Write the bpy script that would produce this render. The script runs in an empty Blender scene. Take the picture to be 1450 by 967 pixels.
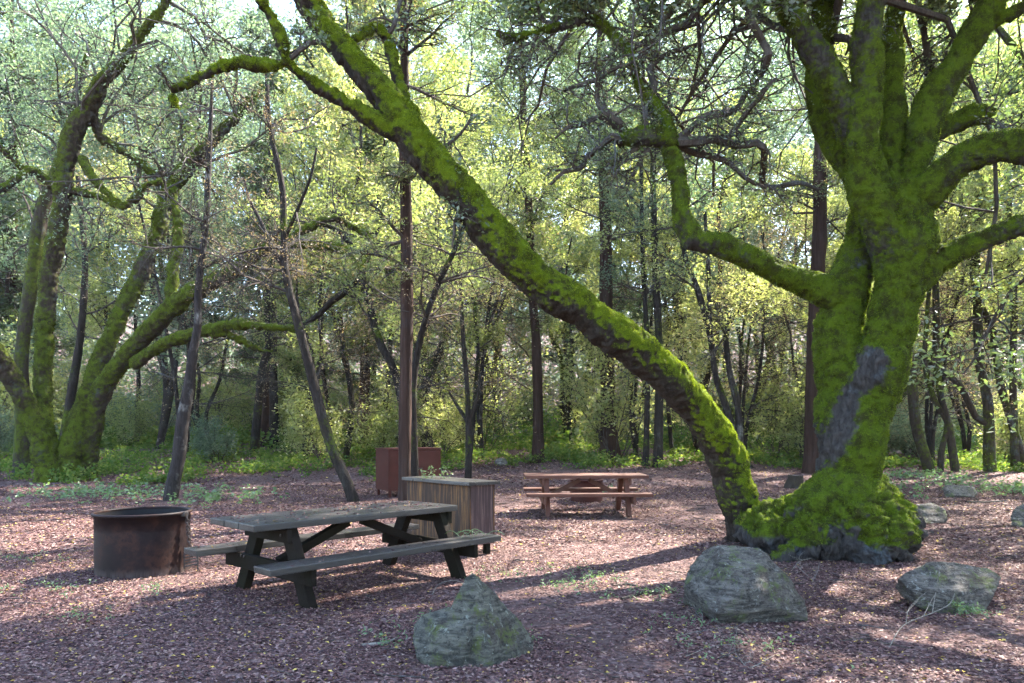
import bpy, bmesh, math, time
import numpy as np
from mathutils import Vector, Matrix

T0 = time.time()
F, YH, CX, H = 1000.0, 615.0, 725.0, 1.55     # focal length in photo pixels, horizon row, centre column, eye height
scene = bpy.context.scene
COL = scene.collection

# ------------------------------------------------------------------ numpy noise
def _hash(ix, iy, iz, seed):
    h = (ix.astype(np.int64)*374761393 + iy.astype(np.int64)*668265263 + iz.astype(np.int64)*2147483647 + seed*1274126177) & 0xffffffff
    h = ((h ^ (h >> 13))*1274126177) & 0xffffffff
    h = ((h ^ (h >> 16))*2246822519) & 0xffffffff
    return ((h ^ (h >> 15)) & 0xffffff)/float(0xffffff)
def vnoise(p, scale=1.0, seed=0):
    q = np.asarray(p, float)*scale
    i = np.floor(q).astype(np.int64); f = q-i; f = f*f*(3-2*f)
    r = 0
    for dx in (0, 1):
        for dy in (0, 1):
            for dz in (0, 1):
                w = (f[:, 0] if dx else 1-f[:, 0])*(f[:, 1] if dy else 1-f[:, 1])*(f[:, 2] if dz else 1-f[:, 2])
                r = r+w*_hash(i[:, 0]+dx, i[:, 1]+dy, i[:, 2]+dz, seed)
    return r*2-1
def fbm(p, scale=1.0, octv=4, seed=0, gain=.5):
    r = 0; a = 1.0; t = 0
    for k in range(octv):
        r = r+a*vnoise(p, scale*2**k, seed+k*17); t += a; a *= gain
    return r/t
def sstep(a, b, x):
    t = np.clip((x-a)/(b-a), 0, 1); return t*t*(3-2*t)

# ------------------------------------------------------------------ terrain height and pixel helpers
def gz(x, y):
    x = np.asarray(x, float); y = np.asarray(y, float)
    r = np.maximum(0, y-13.5); b = .036*r*r/(r+2)
    r2 = np.maximum(0, y-48); b = b+.16*r2*r2/(r2+12)
    p = np.stack([x, y, x*0], -1).reshape(-1, 3)
    far = sstep(10, 30, p[:, 1])
    n = vnoise(p, .45, 5)*(.02+.06*far)+vnoise(p, 1.7, 9)*.012
    return b+n.reshape(x.shape)
def g1(x, y): return float(gz(np.array([x]), np.array([y]))[0])
def dg(py):                                            # distance at which a pixel row meets the ground
    d = 5.0
    for _ in range(400):
        if 1.55-(py-YH)/F*d <= g1(0, d): break
        d += .1
    return d
def P(px, py, d): return np.array([(px-CX)/F*d, d, H-(py-YH)/F*d])

# ------------------------------------------------------------------ mesh builders
def tag(o, label=None, cat=None, group=None, kind=None):
    if label: o['label'] = label
    if cat: o['category'] = cat
    if group: o['group'] = group
    if kind: o['kind'] = kind
    return o
def empty(name, loc=(0, 0, 0), rz=0, **k):
    o = bpy.data.objects.new(name, None); COL.objects.link(o)
    o.location = loc; o.rotation_euler = (0, 0, rz); o.empty_display_size = .2
    return tag(o, **k)
def mesh_np(name, V, faces, mats, smooth=True, matidx=None, moss=None):
    V = np.asarray(V, np.float32).reshape(-1, 3)
    me = bpy.data.meshes.new(name)
    me.vertices.add(len(V)); me.vertices.foreach_set('co', V.ravel())
    loops = []; counts = []
    for f in faces:
        f = np.asarray(f, np.int32)
        if len(f): loops.append(f.ravel()); counts.append(np.full(len(f), f.shape[1], np.int32))
    loops = np.concatenate(loops); counts = np.concatenate(counts)
    me.loops.add(len(loops)); me.loops.foreach_set('vertex_index', loops)
    me.polygons.add(len(counts))
    st = np.zeros(len(counts), np.int32); st[1:] = np.cumsum(counts)[:-1]
    me.polygons.foreach_set('loop_start', st); me.polygons.foreach_set('loop_total', counts)
    for m in (mats if isinstance(mats, (list, tuple)) else [mats]): me.materials.append(m)
    if matidx is not None: me.polygons.foreach_set('material_index', np.asarray(matidx, np.int32))
    me.update(calc_edges=True)
    me.polygons.foreach_set('use_smooth', np.full(len(counts), smooth, bool))
    if moss is not None:
        a = me.attributes.new('moss', 'FLOAT', 'POINT'); a.data.foreach_set('value', np.asarray(moss, np.float32))
    return me
def link(name, me, parent=None, **k):
    o = bpy.data.objects.new(name, me); COL.objects.link(o)
    if parent is not None: o.parent = parent
    return tag(o, **k)

def spline(ctrl, step):                                # Catmull-Rom through rows of (x, y, z, r ...)
    c = np.asarray(ctrl, float); n = len(c)
    e = np.vstack([2*c[0]-c[1], c, 2*c[-1]-c[-2]]); e[:, 3] = np.maximum(e[:, 3], .002)
    out = []
    for i in range(n-1):
        p0, p1, p2, p3 = e[i], e[i+1], e[i+2], e[i+3]
        m = max(1, int(np.linalg.norm(p2[:3]-p1[:3])/step))
        t = (np.arange(m)/m)[:, None]
        out.append(.5*(2*p1+(p2-p0)*t+(2*p0-5*p1+4*p2-p3)*t*t+(3*p1-p0-3*p2+p3)*t**3))
    out.append(c[-1:]); return np.vstack(out)
class Tubes:
    def __init__(s): s.g = {}; s.V = []; s.Q = []; s.n = 0
    def add(s, pts, rad, sides=5): s.g.setdefault((len(pts), sides), []).append((np.asarray(pts, float), np.asarray(rad, float)))
    def build(s):
        for (n, k), L in s.g.items():
            Pn = np.array([a for a, b in L]); R = np.array([b for a, b in L])
            T = np.gradient(Pn, axis=1); T /= np.linalg.norm(T, axis=2, keepdims=True)+1e-9
            main = Pn[:, -1]-Pn[:, 0]; main /= np.linalg.norm(main, axis=1, keepdims=True)+1e-9
            ref = np.where(np.abs(main[:, 2:3]) > .75, np.array([[0., 1., 0.]]), np.array([[0., 0., 1.]]))
            U = np.cross(T, ref[:, None, :]); U /= np.linalg.norm(U, axis=2, keepdims=True)+1e-9
            W = np.cross(T, U)
            a = np.arange(k)/k*2*np.pi
            ring = Pn[:, :, None]+R[:, :, None, None]*(U[:, :, None]*np.cos(a)[None, None, :, None]+W[:, :, None]*np.sin(a)[None, None, :, None])
            m = len(L); s.V.append(ring.reshape(-1, 3))
            idx = np.arange(m*n*k).reshape(m, n, k)+s.n; nx = np.roll(idx, -1, 2)
            q = np.stack([idx[:, :-1], nx[:, :-1], nx[:, 1:], idx[:, 1:]], -1).reshape(-1, 4)
            s.Q.append(q); s.n += m*n*k
        s.g = {}
        if not s.V: return np.zeros((0, 3)), np.zeros((0, 4), int)
        return np.vstack(s.V), np.vstack(s.Q)
def unit(v): return v/(np.linalg.norm(v)+1e-9)

def leaves(rs, pts, k, L, W, spread, droop=.0, flat=.5, curl=.25):
    """k leaves about every point; each a folded diamond of its own"""
    pts = np.repeat(np.asarray(pts), k, 0); m = len(pts)
    off = rs.normal(size=(m, 3)); off /= np.linalg.norm(off, axis=1, keepdims=True)+1e-9
    off *= (rs.random((m, 1))**.6)*spread
    b = pts+off
    d = rs.normal(size=(m, 3)); d[:, 2] = d[:, 2]*flat-droop; d /= np.linalg.norm(d, axis=1, keepdims=True)+1e-9
    n = rs.normal(size=(m, 3)); n[:, 2] += .6; w = np.cross(d, n); w /= np.linalg.norm(w, axis=1, keepdims=True)+1e-9
    nn = np.cross(w, d)
    s = (.6+.7*rs.random((m, 1)))
    l = L*s; wd = W*s; c = curl*l*rs.random((m, 1))
    V = np.stack([b, b+d*l*.45+w*wd*.5+nn*c*.6, b+d*l-nn*c*.3, b+d*l*.45-w*wd*.5+nn*c*.6], 1).reshape(-1, 3)
    return V, np.arange(m*4).reshape(m, 4)
def join(parts):
    """list of (V, Q, material index)"""
    V = []; Q = []; M = []; n = 0
    for v, q, mi in parts:
        if len(v) == 0: continue
        V.append(v); Q.append(q+n); M.append(np.full(len(q), mi)); n += len(v)
    return np.vstack(V), np.vstack(Q), np.concatenate(M)

def grow(rs, p, d, L, r, lvl, S, tubes, tips):
    """recursive limb: S holds, per level, segment count, wander, lift, child count, child length ratio"""
    n = S['seg'][lvl]; pts = [p]; step = L/n; q = p; wn = rs.normal(size=(n, 3))*S['wander'][lvl]
    for i in range(n):
        d = d+wn[i]; d[2] += S['lift'][lvl]; d = unit(d); q = q+d*step; pts.append(q)
    pts = np.array(pts); last = lvl == len(S['seg'])-1
    tubes.add(pts, np.linspace(r, r*(.35 if not last else .3), n+1), S['sides'][lvl])
    if last or S['tipall'][lvl]: tips.append(pts[1:] if last else pts[n//2:])
    if last: return
    nc = S['kids'][lvl]
    for k in range(nc):
        t = S['from']+(1-S['from'])*(k+rs.random())/nc
        f = t*n; i = min(int(f), n-1); c = pts[i]+(pts[i+1]-pts[i])*(f-i)
        dd = unit(pts[i+1]-pts[i]); s = rs.normal(size=3); s -= dd*np.dot(s, dd); s = unit(s)
        if S.get('plan'): s[2] *= S['plan']; s = unit(s)
        a = S['angle']*(.7+.6*rs.random())
        grow(rs, c, unit(dd*math.cos(a)+s*math.sin(a)), L*S['ratio'][lvl]*(.65+.6*rs.random())*(1.15-.5*t), r*(1-.6*t)*.6, lvl+1, S, tubes, tips)

OAK = dict(seg=(7, 5, 4), wander=(.32, .38, .4), lift=(.04, .03, .0), kids=(7, 5), ratio=(.5, .5), sides=(6, 4, 3), tipall=(0, 0, 1), angle=1.0, **{'from': .25})
BAY = dict(seg=(6, 4, 3), wander=(.14, .18, .2), lift=(.05, .03, -.02), kids=(8, 5), ratio=(.42, .5), sides=(5, 4, 3), tipall=(0, 0, 1), angle=.75, **{'from': .2})
RED = dict(seg=(6, 4, 3), wander=(.08, .1, .12), lift=(-.03, -.03, -.03), kids=(12, 5), ratio=(.38, .4), sides=(4, 3, 3), tipall=(0, 0, 1), angle=1.0, plan=.25, **{'from': .15})
TWIG = dict(seg=(6, 5), wander=(.4, .45), lift=(.01, .0), kids=(6,), ratio=(.5,), sides=(5, 3), tipall=(0, 1), angle=1.0, **{'from': .15})
BARE = dict(seg=(6, 5, 3), wander=(.16, .22, .25), lift=(-.02, -.01, -.02), kids=(9, 5), ratio=(.5, .5), sides=(4, 3, 3), tipall=(0, 0, 1), angle=.9, **{'from': .1})

# ------------------------------------------------------------------ materials
def mat(name):
    m = bpy.data.materials.new(name); m.use_nodes = True; nt = m.node_tree; nt.nodes.clear()
    return m, nt
class N:
    def __init__(s, nt): s.nt = nt
    def __call__(s, t, **k):
        n = s.nt.nodes.new('ShaderNode'+t)
        for a, v in k.items():
            if a.startswith('i_'):
                key = a[2:].replace('_', ' ')
                n.inputs[int(key) if key.isdigit() else key].default_value = v
            else: setattr(n, a, v)
        return n
    def l(s, a, b): s.nt.links.new(a, b)
    def ramp(s, fac, stops, interp='LINEAR'):
        n = s.nt.nodes.new('ShaderNodeValToRGB'); cr = n.color_ramp; cr.interpolation = interp
        while len(cr.elements) < len(stops): cr.elements.new(.5)
        for e, (p, c) in zip(cr.elements, stops): e.position = p; e.color = (*c, 1) if len(c) == 3 else c
        s.l(fac, n.inputs[0]); return n.outputs[0]
    def mix(s, f, a, b, bt='MIX'):
        n = s.nt.nodes.new('ShaderNodeMix'); n.data_type = 'RGBA'; n.blend_type = bt
        if isinstance(f, float): n.inputs[0].default_value = f
        else: s.l(f, n.inputs[0])
        for v, i in ((a, 6), (b, 7)):
            if isinstance(v, tuple): n.inputs[i].default_value = (*v, 1)
            else: s.l(v, n.inputs[i])
        return n.outputs[2]
    def math(s, op, a, b=0.0, clamp=False):
        n = s.nt.nodes.new('ShaderNodeMath'); n.operation = op; n.use_clamp = clamp
        for v, i in ((a, 0), (b, 1)):
            if isinstance(v, (int, float)): n.inputs[i].default_value = v
            else: s.l(v, n.inputs[i])
        return n.outputs[0]
    def noise(s, vec, scale, detail=4, rough=.6, dist=0.0):
        n = s('TexNoise'); n.inputs['Scale'].default_value = scale; n.inputs['Detail'].default_value = detail
        n.inputs['Roughness'].default_value = rough; n.inputs['Distortion'].default_value = dist
        if vec is not None: s.l(vec, n.inputs['Vector'])
        return n.outputs['Fac']
    def mapping(s, vec, sc, rot=(0, 0, 0)):
        n = s('Mapping'); n.inputs['Scale'].default_value = sc; n.inputs['Rotation'].default_value = rot; s.l(vec, n.inputs['Vector']); return n.outputs[0]
    def bump(s, h, strength, dist):
        n = s('Bump'); n.inputs['Strength'].default_value = strength; n.inputs['Distance'].default_value = dist; s.l(h, n.inputs['Height']); return n.outputs[0]
    def pbr(s, color, rough=.8, normal=None, spec=.3, metal=0.0):
        p = s('BsdfPrincipled')
        for v, k in ((color, 'Base Color'), (rough, 'Roughness'), (spec, 'Specular IOR Level'), (metal, 'Metallic')):
            if isinstance(v, tuple): p.inputs[k].default_value = (*v, 1)
            elif isinstance(v, (int, float)): p.inputs[k].default_value = v
            else: s.l(v, p.inputs[k])
        if normal is not None: s.l(normal, p.inputs['Normal'])
        o = s('OutputMaterial'); s.l(p.outputs[0], o.inputs[0]); return p

def leaf_mat(name, stops, trans=.45, tcol=None, gloss=.06, rough=.45, objmix=.35):
    m, nt = mat(name); n = N(nt)
    geo = n('NewGeometry'); oi = n('ObjectInfo')
    r = n.math('ADD', n.math('MULTIPLY', geo.outputs['Random Per Island'], 1-objmix), n.math('MULTIPLY', oi.outputs['Random'], objmix))
    c = n.ramp(r, stops)
    df = n('BsdfDiffuse'); n.l(c, df.inputs[0])
    tr = n('BsdfTranslucent'); tc = n.mix(1.0, c, tcol or (2.0, 2.0, .9), 'MULTIPLY'); n.l(tc, tr.inputs[0])
    mx = n('MixShader'); mx.inputs[0].default_value = trans; n.l(df.outputs[0], mx.inputs[1]); n.l(tr.outputs[0], mx.inputs[2])
    gl = n('BsdfGlossy'); gl.inputs['Roughness'].default_value = rough
    mg = n('MixShader'); mg.inputs[0].default_value = gloss; n.l(mx.outputs[0], mg.inputs[1]); n.l(gl.outputs[0], mg.inputs[2])
    o = n('OutputMaterial'); n.l(mg.outputs[0], o.inputs[0]); return m

def bark_mat(name, dark, light, moss_a=(.016, .027, .004), moss_b=(.145, .205, .008), fine=26, bump=.03, patch=(.085, .11, .13), vert=.3):
    m, nt = mat(name); n = N(nt)
    tc = n('TexCoord').outputs['Object']; v = n.mapping(tc, (1, 1, vert))
    f1 = n.noise(v, fine, 6, .7); f2 = n.noise(tc, 2.3, 4, .6)
    crack = n.ramp(n.noise(n.mapping(tc, (1, 1, vert*.6)), fine*.6, 5, .75, 1.2), [(.36, (0, 0, 0)), (.55, (1, 1, 1))])
    bc = n.mix(f1, dark, light); bc = n.mix(n.math('MULTIPLY', n.ramp(f2, [(.54, (0, 0, 0)), (.72, (1, 1, 1))]), n.ramp(f1, [(.35, (0, 0, 0)), (.6, (1, 1, 1))])), bc, patch)
    bc = n.mix(n.ramp(crack, [(0, (.55,)*3), (1, (0, 0, 0))]), bc, tuple(x*.4 for x in dark))
    at = n('Attribute', attribute_name='moss').outputs['Fac']
    mm = n.math('ADD', at, n.math('MULTIPLY', n.math('SUBTRACT', n.noise(tc, 11, 5, .75), .5), 1.1))
    mk = n.ramp(mm, [(.38, (0, 0, 0)), (.62, (1, 1, 1))])
    mc = n.mix(n.noise(tc, 38, 6, .75), moss_a, moss_b)
    mc = n.mix(n.ramp(n.noise(tc, 6.1, 5, .7), [(.46, (0, 0, 0)), (.6, (.85,)*3)]), mc, (.03, .026, .008))
    col = n.mix(mk, bc, mc)
    h = n.math('ADD', n.math('MULTIPLY', crack, .5), f1)
    hm = n.math('ADD', n.math('MULTIPLY', n.noise(tc, 60, 5, .8), 1.6), n.math('MULTIPLY', n.noise(tc, 14, 3, .6), 1.2))
    hh = n.nt.nodes.new('ShaderNodeMix'); hh.data_type = 'FLOAT'; n.l(mk, hh.inputs[0]); n.l(h, hh.inputs[2]); n.l(hm, hh.inputs[3])
    n.pbr(col, .9, n.bump(hh.outputs[0], .9, bump), .12)
    return m

M = {}
M['leanoak'] = bark_mat('leaning_oak_bark', (.016, .012, .009), (.06, .047, .036), moss_a=(.035, .055, .004), moss_b=(.22, .29, .01), patch=(.05, .045, .04))
M['oak'] = bark_mat('mossy_oak_bark', (.022, .019, .018), (.085, .075, .07))
M['leftoak'] = bark_mat('left_oak_bark', (.02, .016, .012), (.075, .058, .045), moss_a=(.035, .052, .005), moss_b=(.11, .145, .01), fine=18)
M['red'] = bark_mat('redwood_bark', (.022, .013, .01), (.075, .044, .034), patch=(.05, .038, .036), fine=20, vert=.08)
M['grey'] = bark_mat('grey_slender_bark', (.014, .011, .011), (.06, .05, .046), patch=(.26, .25, .23), fine=22)
M['dark'] = bark_mat('dark_thin_bark', (.014, .011, .010), (.05, .04, .034), patch=(.07, .07, .06), fine=22)
M['twig'] = bark_mat('twig_bark', (.03, .025, .022), (.11, .09, .075), fine=30, bump=.004)
M['palestick'] = bark_mat('pale_dead_wood', (.10, .085, .07), (.33, .29, .24), fine=40, bump=.003)
M['leaf_oak'] = leaf_mat('oak_leaves', [(0, (.035, .06, .03)), (.4, (.065, .10, .05)), (.8, (.10, .135, .055)), (1, (.18, .15, .04))], .5, gloss=.1)
M['leaf_bay'] = leaf_mat('bay_leaves', [(0, (.04, .072, .045)), (.4, (.075, .115, .068)), (.8, (.125, .155, .095)), (1, (.24, .2, .10))], .58, (1.9, 2.0, 1.5))
M['leaf_yel'] = leaf_mat('yellow_green_leaves', [(0, (.08, .12, .04)), (.5, (.16, .19, .07)), (.85, (.22, .24, .12)), (1, (.30, .26, .14))], .66, (2.3, 2.2, 1.3))
M['leaf_far'] = leaf_mat('far_leaves', [(0, (.055, .085, .05)), (.5, (.11, .145, .095)), (1, (.2, .21, .17))], .62, (1.7, 1.9, 1.7))
M['needle'] = leaf_mat('redwood_needles', [(0, (.03, .05, .02)), (.5, (.055, .085, .03)), (.85, (.09, .11, .05)), (1, (.17, .10, .07))], .4)
M['dry'] = leaf_mat('dry_twig_leaves', [(0, (.13, .09, .07)), (.6, (.2, .15, .12)), (1, (.13, .15, .05))], .4)
M['cover'] = leaf_mat('ground_cover_leaves', [(0, (.035, .075, .015)), (.5, (.075, .125, .03)), (1, (.19, .2, .06))], .5, gloss=.015)
M['herb'] = leaf_mat('small_herb_leaves', [(0, (.05, .1, .05)), (1, (.13, .2, .09))], .4)
M['litter'] = leaf_mat('litter_leaves', [(0, (.03, .017, .017)), (.22, (.075, .034, .034)), (.48, (.115, .056, .052)), (.72, (.18, .095, .08)), (.9, (.27, .175, .155)), (.972, (.26, .18, .12)), (.978, (.42, .28, .05)), (1, (.5, .36, .10))], .12, (1, 1, 1), .03, .5, 0)
M['mossdark'] = leaf_mat('dark_moss_fuzz', [(0, (.016, .02, .005)), (.35, (.05, .078, .005)), (.78, (.12, .175, .008)), (1, (.20, .25, .015))], .4, (1.5, 1.5, .7), .02, .6, 0)
M['mossfuzz'] = leaf_mat('moss_fuzz', [(0, (.035, .042, .006)), (.3, (.09, .13, .006)), (.75, (.19, .255, .01)), (1, (.28, .33, .02))], .4, (1.4, 1.4, .7), .02, .6, 0)

# ground
m, nt = mat('forest_floor'); n = N(nt); tc = n('TexCoord').outputs['Object']
vo = n('TexVoronoi'); vo.inputs['Scale'].default_value = 26; n.l(tc, vo.inputs['Vector'])
vs = n('SeparateColor'); n.l(vo.outputs['Color'], vs.inputs[0])
c1 = n.ramp(vs.outputs[0], [(0, (.03, .018, .018)), (.35, (.08, .045, .042)), (.7, (.14, .086, .078)), (1, (.24, .165, .15))])
c2 = n.mix(n.ramp(n.noise(tc, 1.1, 5, .65), [(.42, (0, 0, 0)), (.62, (1, 1, 1))]), c1, (.10, .064, .056))
n.pbr(c2, .95, n.bump(n.math('ADD', n.math('MULTIPLY', vo.outputs['Distance'], -1.0), n.noise(tc, 8, 4, .6)), 1.0, .03), .1); M['ground'] = m

def wood_mat(name, a, b, stain, rough=.6, spec=.4, wet=.5):
    m, nt = mat(name); n = N(nt); tc = n('TexCoord').outputs['Object']
    g = n.noise(n.mapping(tc, (2.2, 26, 26)), 2.2, 6, .65, .3)
    g2 = n.noise(tc, 3.2, 5, .65)
    oi = n('NewGeometry').outputs['Random Per Island']
    c = n.mix(g, a, b); c = n.mix(n.ramp(g2, [(.45, (0, 0, 0)), (.68, (1, 1, 1))]), c, stain)
    c = n.mix(n.math('MULTIPLY', oi, .35), c, tuple(x*.55 for x in a))
    n.pbr(c, n.ramp(g2, [(.3, (rough-.18,)*3), (.7, (rough+.15,)*3)]), n.bump(g, .6, .006), spec); return m
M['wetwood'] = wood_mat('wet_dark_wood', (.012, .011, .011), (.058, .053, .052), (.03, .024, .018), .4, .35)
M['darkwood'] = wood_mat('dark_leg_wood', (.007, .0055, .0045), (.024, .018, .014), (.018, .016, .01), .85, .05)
M['orangewood'] = wood_mat('reddish_table_wood', (.065, .022, .011), (.13, .04, .02), (.10, .042, .028), .6, .35)
m, nt = mat('stained_plywood'); n = N(nt); tc = n('TexCoord').outputs['Object']
g = n.noise(n.mapping(tc, (16, 16, .9)), 1.6, 6, .7, .2); g2 = n.noise(n.mapping(tc, (30, 30, 1.6)), 1, 5, .6)
c = n.ramp(g, [(.32, (.010, .006, .004)), (.48, (.03, .015, .008)), (.6, (.13, .06, .018)), (.8, (.24, .14, .05))])
c = n.mix(n.ramp(g2, [(.5, (0, 0, 0)), (.66, (.6, .6, .6))]), c, (.05, .026, .015))
n.pbr(c, .7, n.bump(g, .4, .004), .25); M['ply'] = m
m, nt = mat('red_stained_plywood'); n = N(nt); tc = n('TexCoord').outputs['Object']
g = n.noise(n.mapping(tc, (18, 18, .8)), 1.7, 6, .7, .2)
c = n.ramp(g, [(.3, (.022, .013, .013)), (.5, (.05, .028, .026)), (.62, (.10, .062, .055)), (.78, (.22, .15, .13))])
n.pbr(c, .7, n.bump(g, .4, .004), .25); M['plyred'] = m
m, nt = mat('rusty_steel'); n = N(nt); tc = n('TexCoord').outputs['Object']
g = n.noise(tc, 3.5, 6, .7); g3 = n.noise(n.mapping(tc, (9, 9, .7)), 2, 5, .7)
c = n.ramp(g, [(.3, (.006, .004, .005)), (.5, (.014, .008, .008)), (.6, (.032, .015, .011)), (.66, (.016, .009, .009)), (.8, (.010, .008, .010))])
sp = n('SeparateXYZ'); n.l(tc, sp.inputs[0])
low = n.math('MULTIPLY', n.ramp(n.math('ADD', sp.outputs[2], n.math('MULTIPLY', g3, .16)), [(.14, (1, 1, 1)), (.2, (0, 0, 0))]), n.ramp(g3, [(.4, (.2, .2, .2)), (.62, (1, 1, 1))]))
c = n.mix(low, c, (.06, .045, .042))
n.pbr(c, n.ramp(g, [(.3, (.42,)*3), (.7, (.75,)*3)]), n.bump(g, .5, .008), .12, 0.0); M['rust'] = m
m, nt = mat('charred_inside'); n = N(nt); n.pbr((.02, .019, .02), .85, None, .2); M['char'] = m
m, nt = mat('brown_locker_paint'); n = N(nt); tc = n('TexCoord').outputs['Object']; g = n.noise(tc, 5, 5, .6)
c = n.mix(g, (.04, .012, .009), (.075, .024, .018)); n.pbr(c, .55, n.bump(n.noise(tc, 40, 3, .6), .1, .003), .12); M['locker'] = m
m, nt = mat('galvanised_steel'); n = N(nt); n.pbr((.05, .042, .04), .5, None, .4, .5); M['steel'] = m
m, nt = mat('sawn_wood_end'); n = N(nt); tc = n('TexCoord').outputs['Object']
w = n('TexWave', wave_type='RINGS', rings_direction='Z'); w.inputs['Scale'].default_value = 9; w.inputs['Distortion'].default_value = 2; n.l(tc, w.inputs['Vector'])
c = n.mix(w.outputs['Fac'], (.10, .08, .07), (.2, .17, .15)); n.pbr(c, .9, None, .15); M['sawn'] = m
def rock_mat(name, a, b, lich, brown, strata_rot=(.5, .3, .6), gmoss=(.10, .13, .03)):
    m, nt = mat(name); n = N(nt); tc = n('TexCoord').outputs['Object']
    v = n.mapping(tc, (3, 3, 16), strata_rot)
    s = n.noise(v, 1.8, 8, .72, .6); g = n.noise(tc, 3.2, 6, .7); f = n.noise(tc, 22, 8, .8)
    c = n.mix(n.ramp(s, [(.38, (0, 0, 0)), (.6, (1, 1, 1))]), a, b); c = n.mix(n.ramp(f, [(.38, (.9,)*3), (.5, (0, 0, 0))]), c, tuple(x*.45 for x in a))
    c = n.mix(n.ramp(g, [(.5, (0, 0, 0)), (.66, (.85,)*3)]), c, brown)
    c = n.mix(n.ramp(n.noise(tc, 5.5, 8, .8), [(.53, (0, 0, 0)), (.62, (.9,)*3)]), c, gmoss)
    c = n.mix(n.ramp(n.noise(tc, 17, 6, .75, .4), [(.58, (0, 0, 0)), (.66, (.8,)*3)]), c, lich)
    h = n.math('ADD', n.math('MULTIPLY', s, 1.8), f)
    n.pbr(c, .8, n.bump(h, 1.0, .055), .3); return m
M['rockblue'] = rock_mat('blue_grey_schist', (.045, .04, .034), (.21, .185, .158), (.36, .36, .32), (.06, .042, .032))
M['rockgreen'] = rock_mat('green_grey_serpentine', (.042, .042, .034), (.19, .18, .142), (.34, .36, .30), (.05, .03, .028), (.9, .5, .2), (.10, .125, .025))
print('materials', round(time.time()-T0, 1))

# ------------------------------------------------------------------ setting: ground and world
def axis(a, b, n0, p): t = np.linspace(0, 1, n0); return a+(b-a)*t**p
ys = np.concatenate([np.linspace(-160, -12, 20), np.linspace(-11, 2, 30), np.arange(2.1, 14, .1), axis(14, 60, 150, 1.4), axis(62, 400, 60, 1.6)])
xp = np.concatenate([np.arange(0, 9, .12), axis(9.2, 320, 110, 2.2)]); xs = np.concatenate([-xp[::-1][:-1], xp])
X, Y = np.meshgrid(xs, ys); Z = gz(X, Y); V = np.stack([X, Y, Z], -1).reshape(-1, 3)
i = np.arange(X.size).reshape(X.shape)
Q = np.stack([i[:-1, :-1], i[:-1, 1:], i[1:, 1:], i[1:, :-1]], -1).reshape(-1, 4)
link('ground', mesh_np('ground', V, [Q], M['ground']), kind='structure')

SUN = unit(np.array([.70, .66, 1.02]))
w = bpy.data.worlds.new('World'); scene.world = w; w.use_nodes = True; wn = w.node_tree
sky = wn.nodes.new('ShaderNodeTexSky'); sky.sky_type = 'NISHITA'; sky.sun_disc = False
sky.sun_elevation = math.asin(SUN[2]); sky.sun_rotation = math.atan2(SUN[0], SUN[1])
bg = wn.nodes.get('Background') or wn.nodes.new('ShaderNodeBackground'); wn.links.new(sky.outputs[0], bg.inputs[0]); bg.inputs[1].default_value = .15
sl = bpy.data.lights.new('sun', 'SUN'); sl.energy = 5; sl.angle = math.radians(.55); sl.color = (1, .93, .82)
so = bpy.data.objects.new('sun', sl); COL.objects.link(so); so.rotation_euler = Vector(SUN).to_track_quat('Z', 'Y').to_euler()

cam = bpy.data.cameras.new('camera'); co = bpy.data.objects.new('camera', cam); COL.objects.link(co); scene.camera = co
co.location = (0, 0, H); co.rotation_euler = (math.radians(90), 0, 0); cam.sensor_width = 36; cam.lens = 36*F/1450
cam.shift_y = (YH-483.5)/1450; cam.clip_end = 1200; cam.clip_start = .05
scene.view_settings.view_transform = 'Standard'; scene.view_settings.look = 'None'; scene.view_settings.exposure = 3.1; scene.view_settings.gamma = 1
scene.render.engine = 'CYCLES'; cy = scene.cycles; cy.max_bounces = 6; cy.diffuse_bounces = 3; cy.glossy_bounces = 2; cy.transmission_bounces = 4; cy.transparent_max_bounces = 4
cy.sample_clamp_indirect = 6; cy.caustics_reflective = False; cy.caustics_refractive = False; cy.use_denoising = True; cy.use_adaptive_sampling = True; cy.adaptive_threshold = .04

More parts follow.
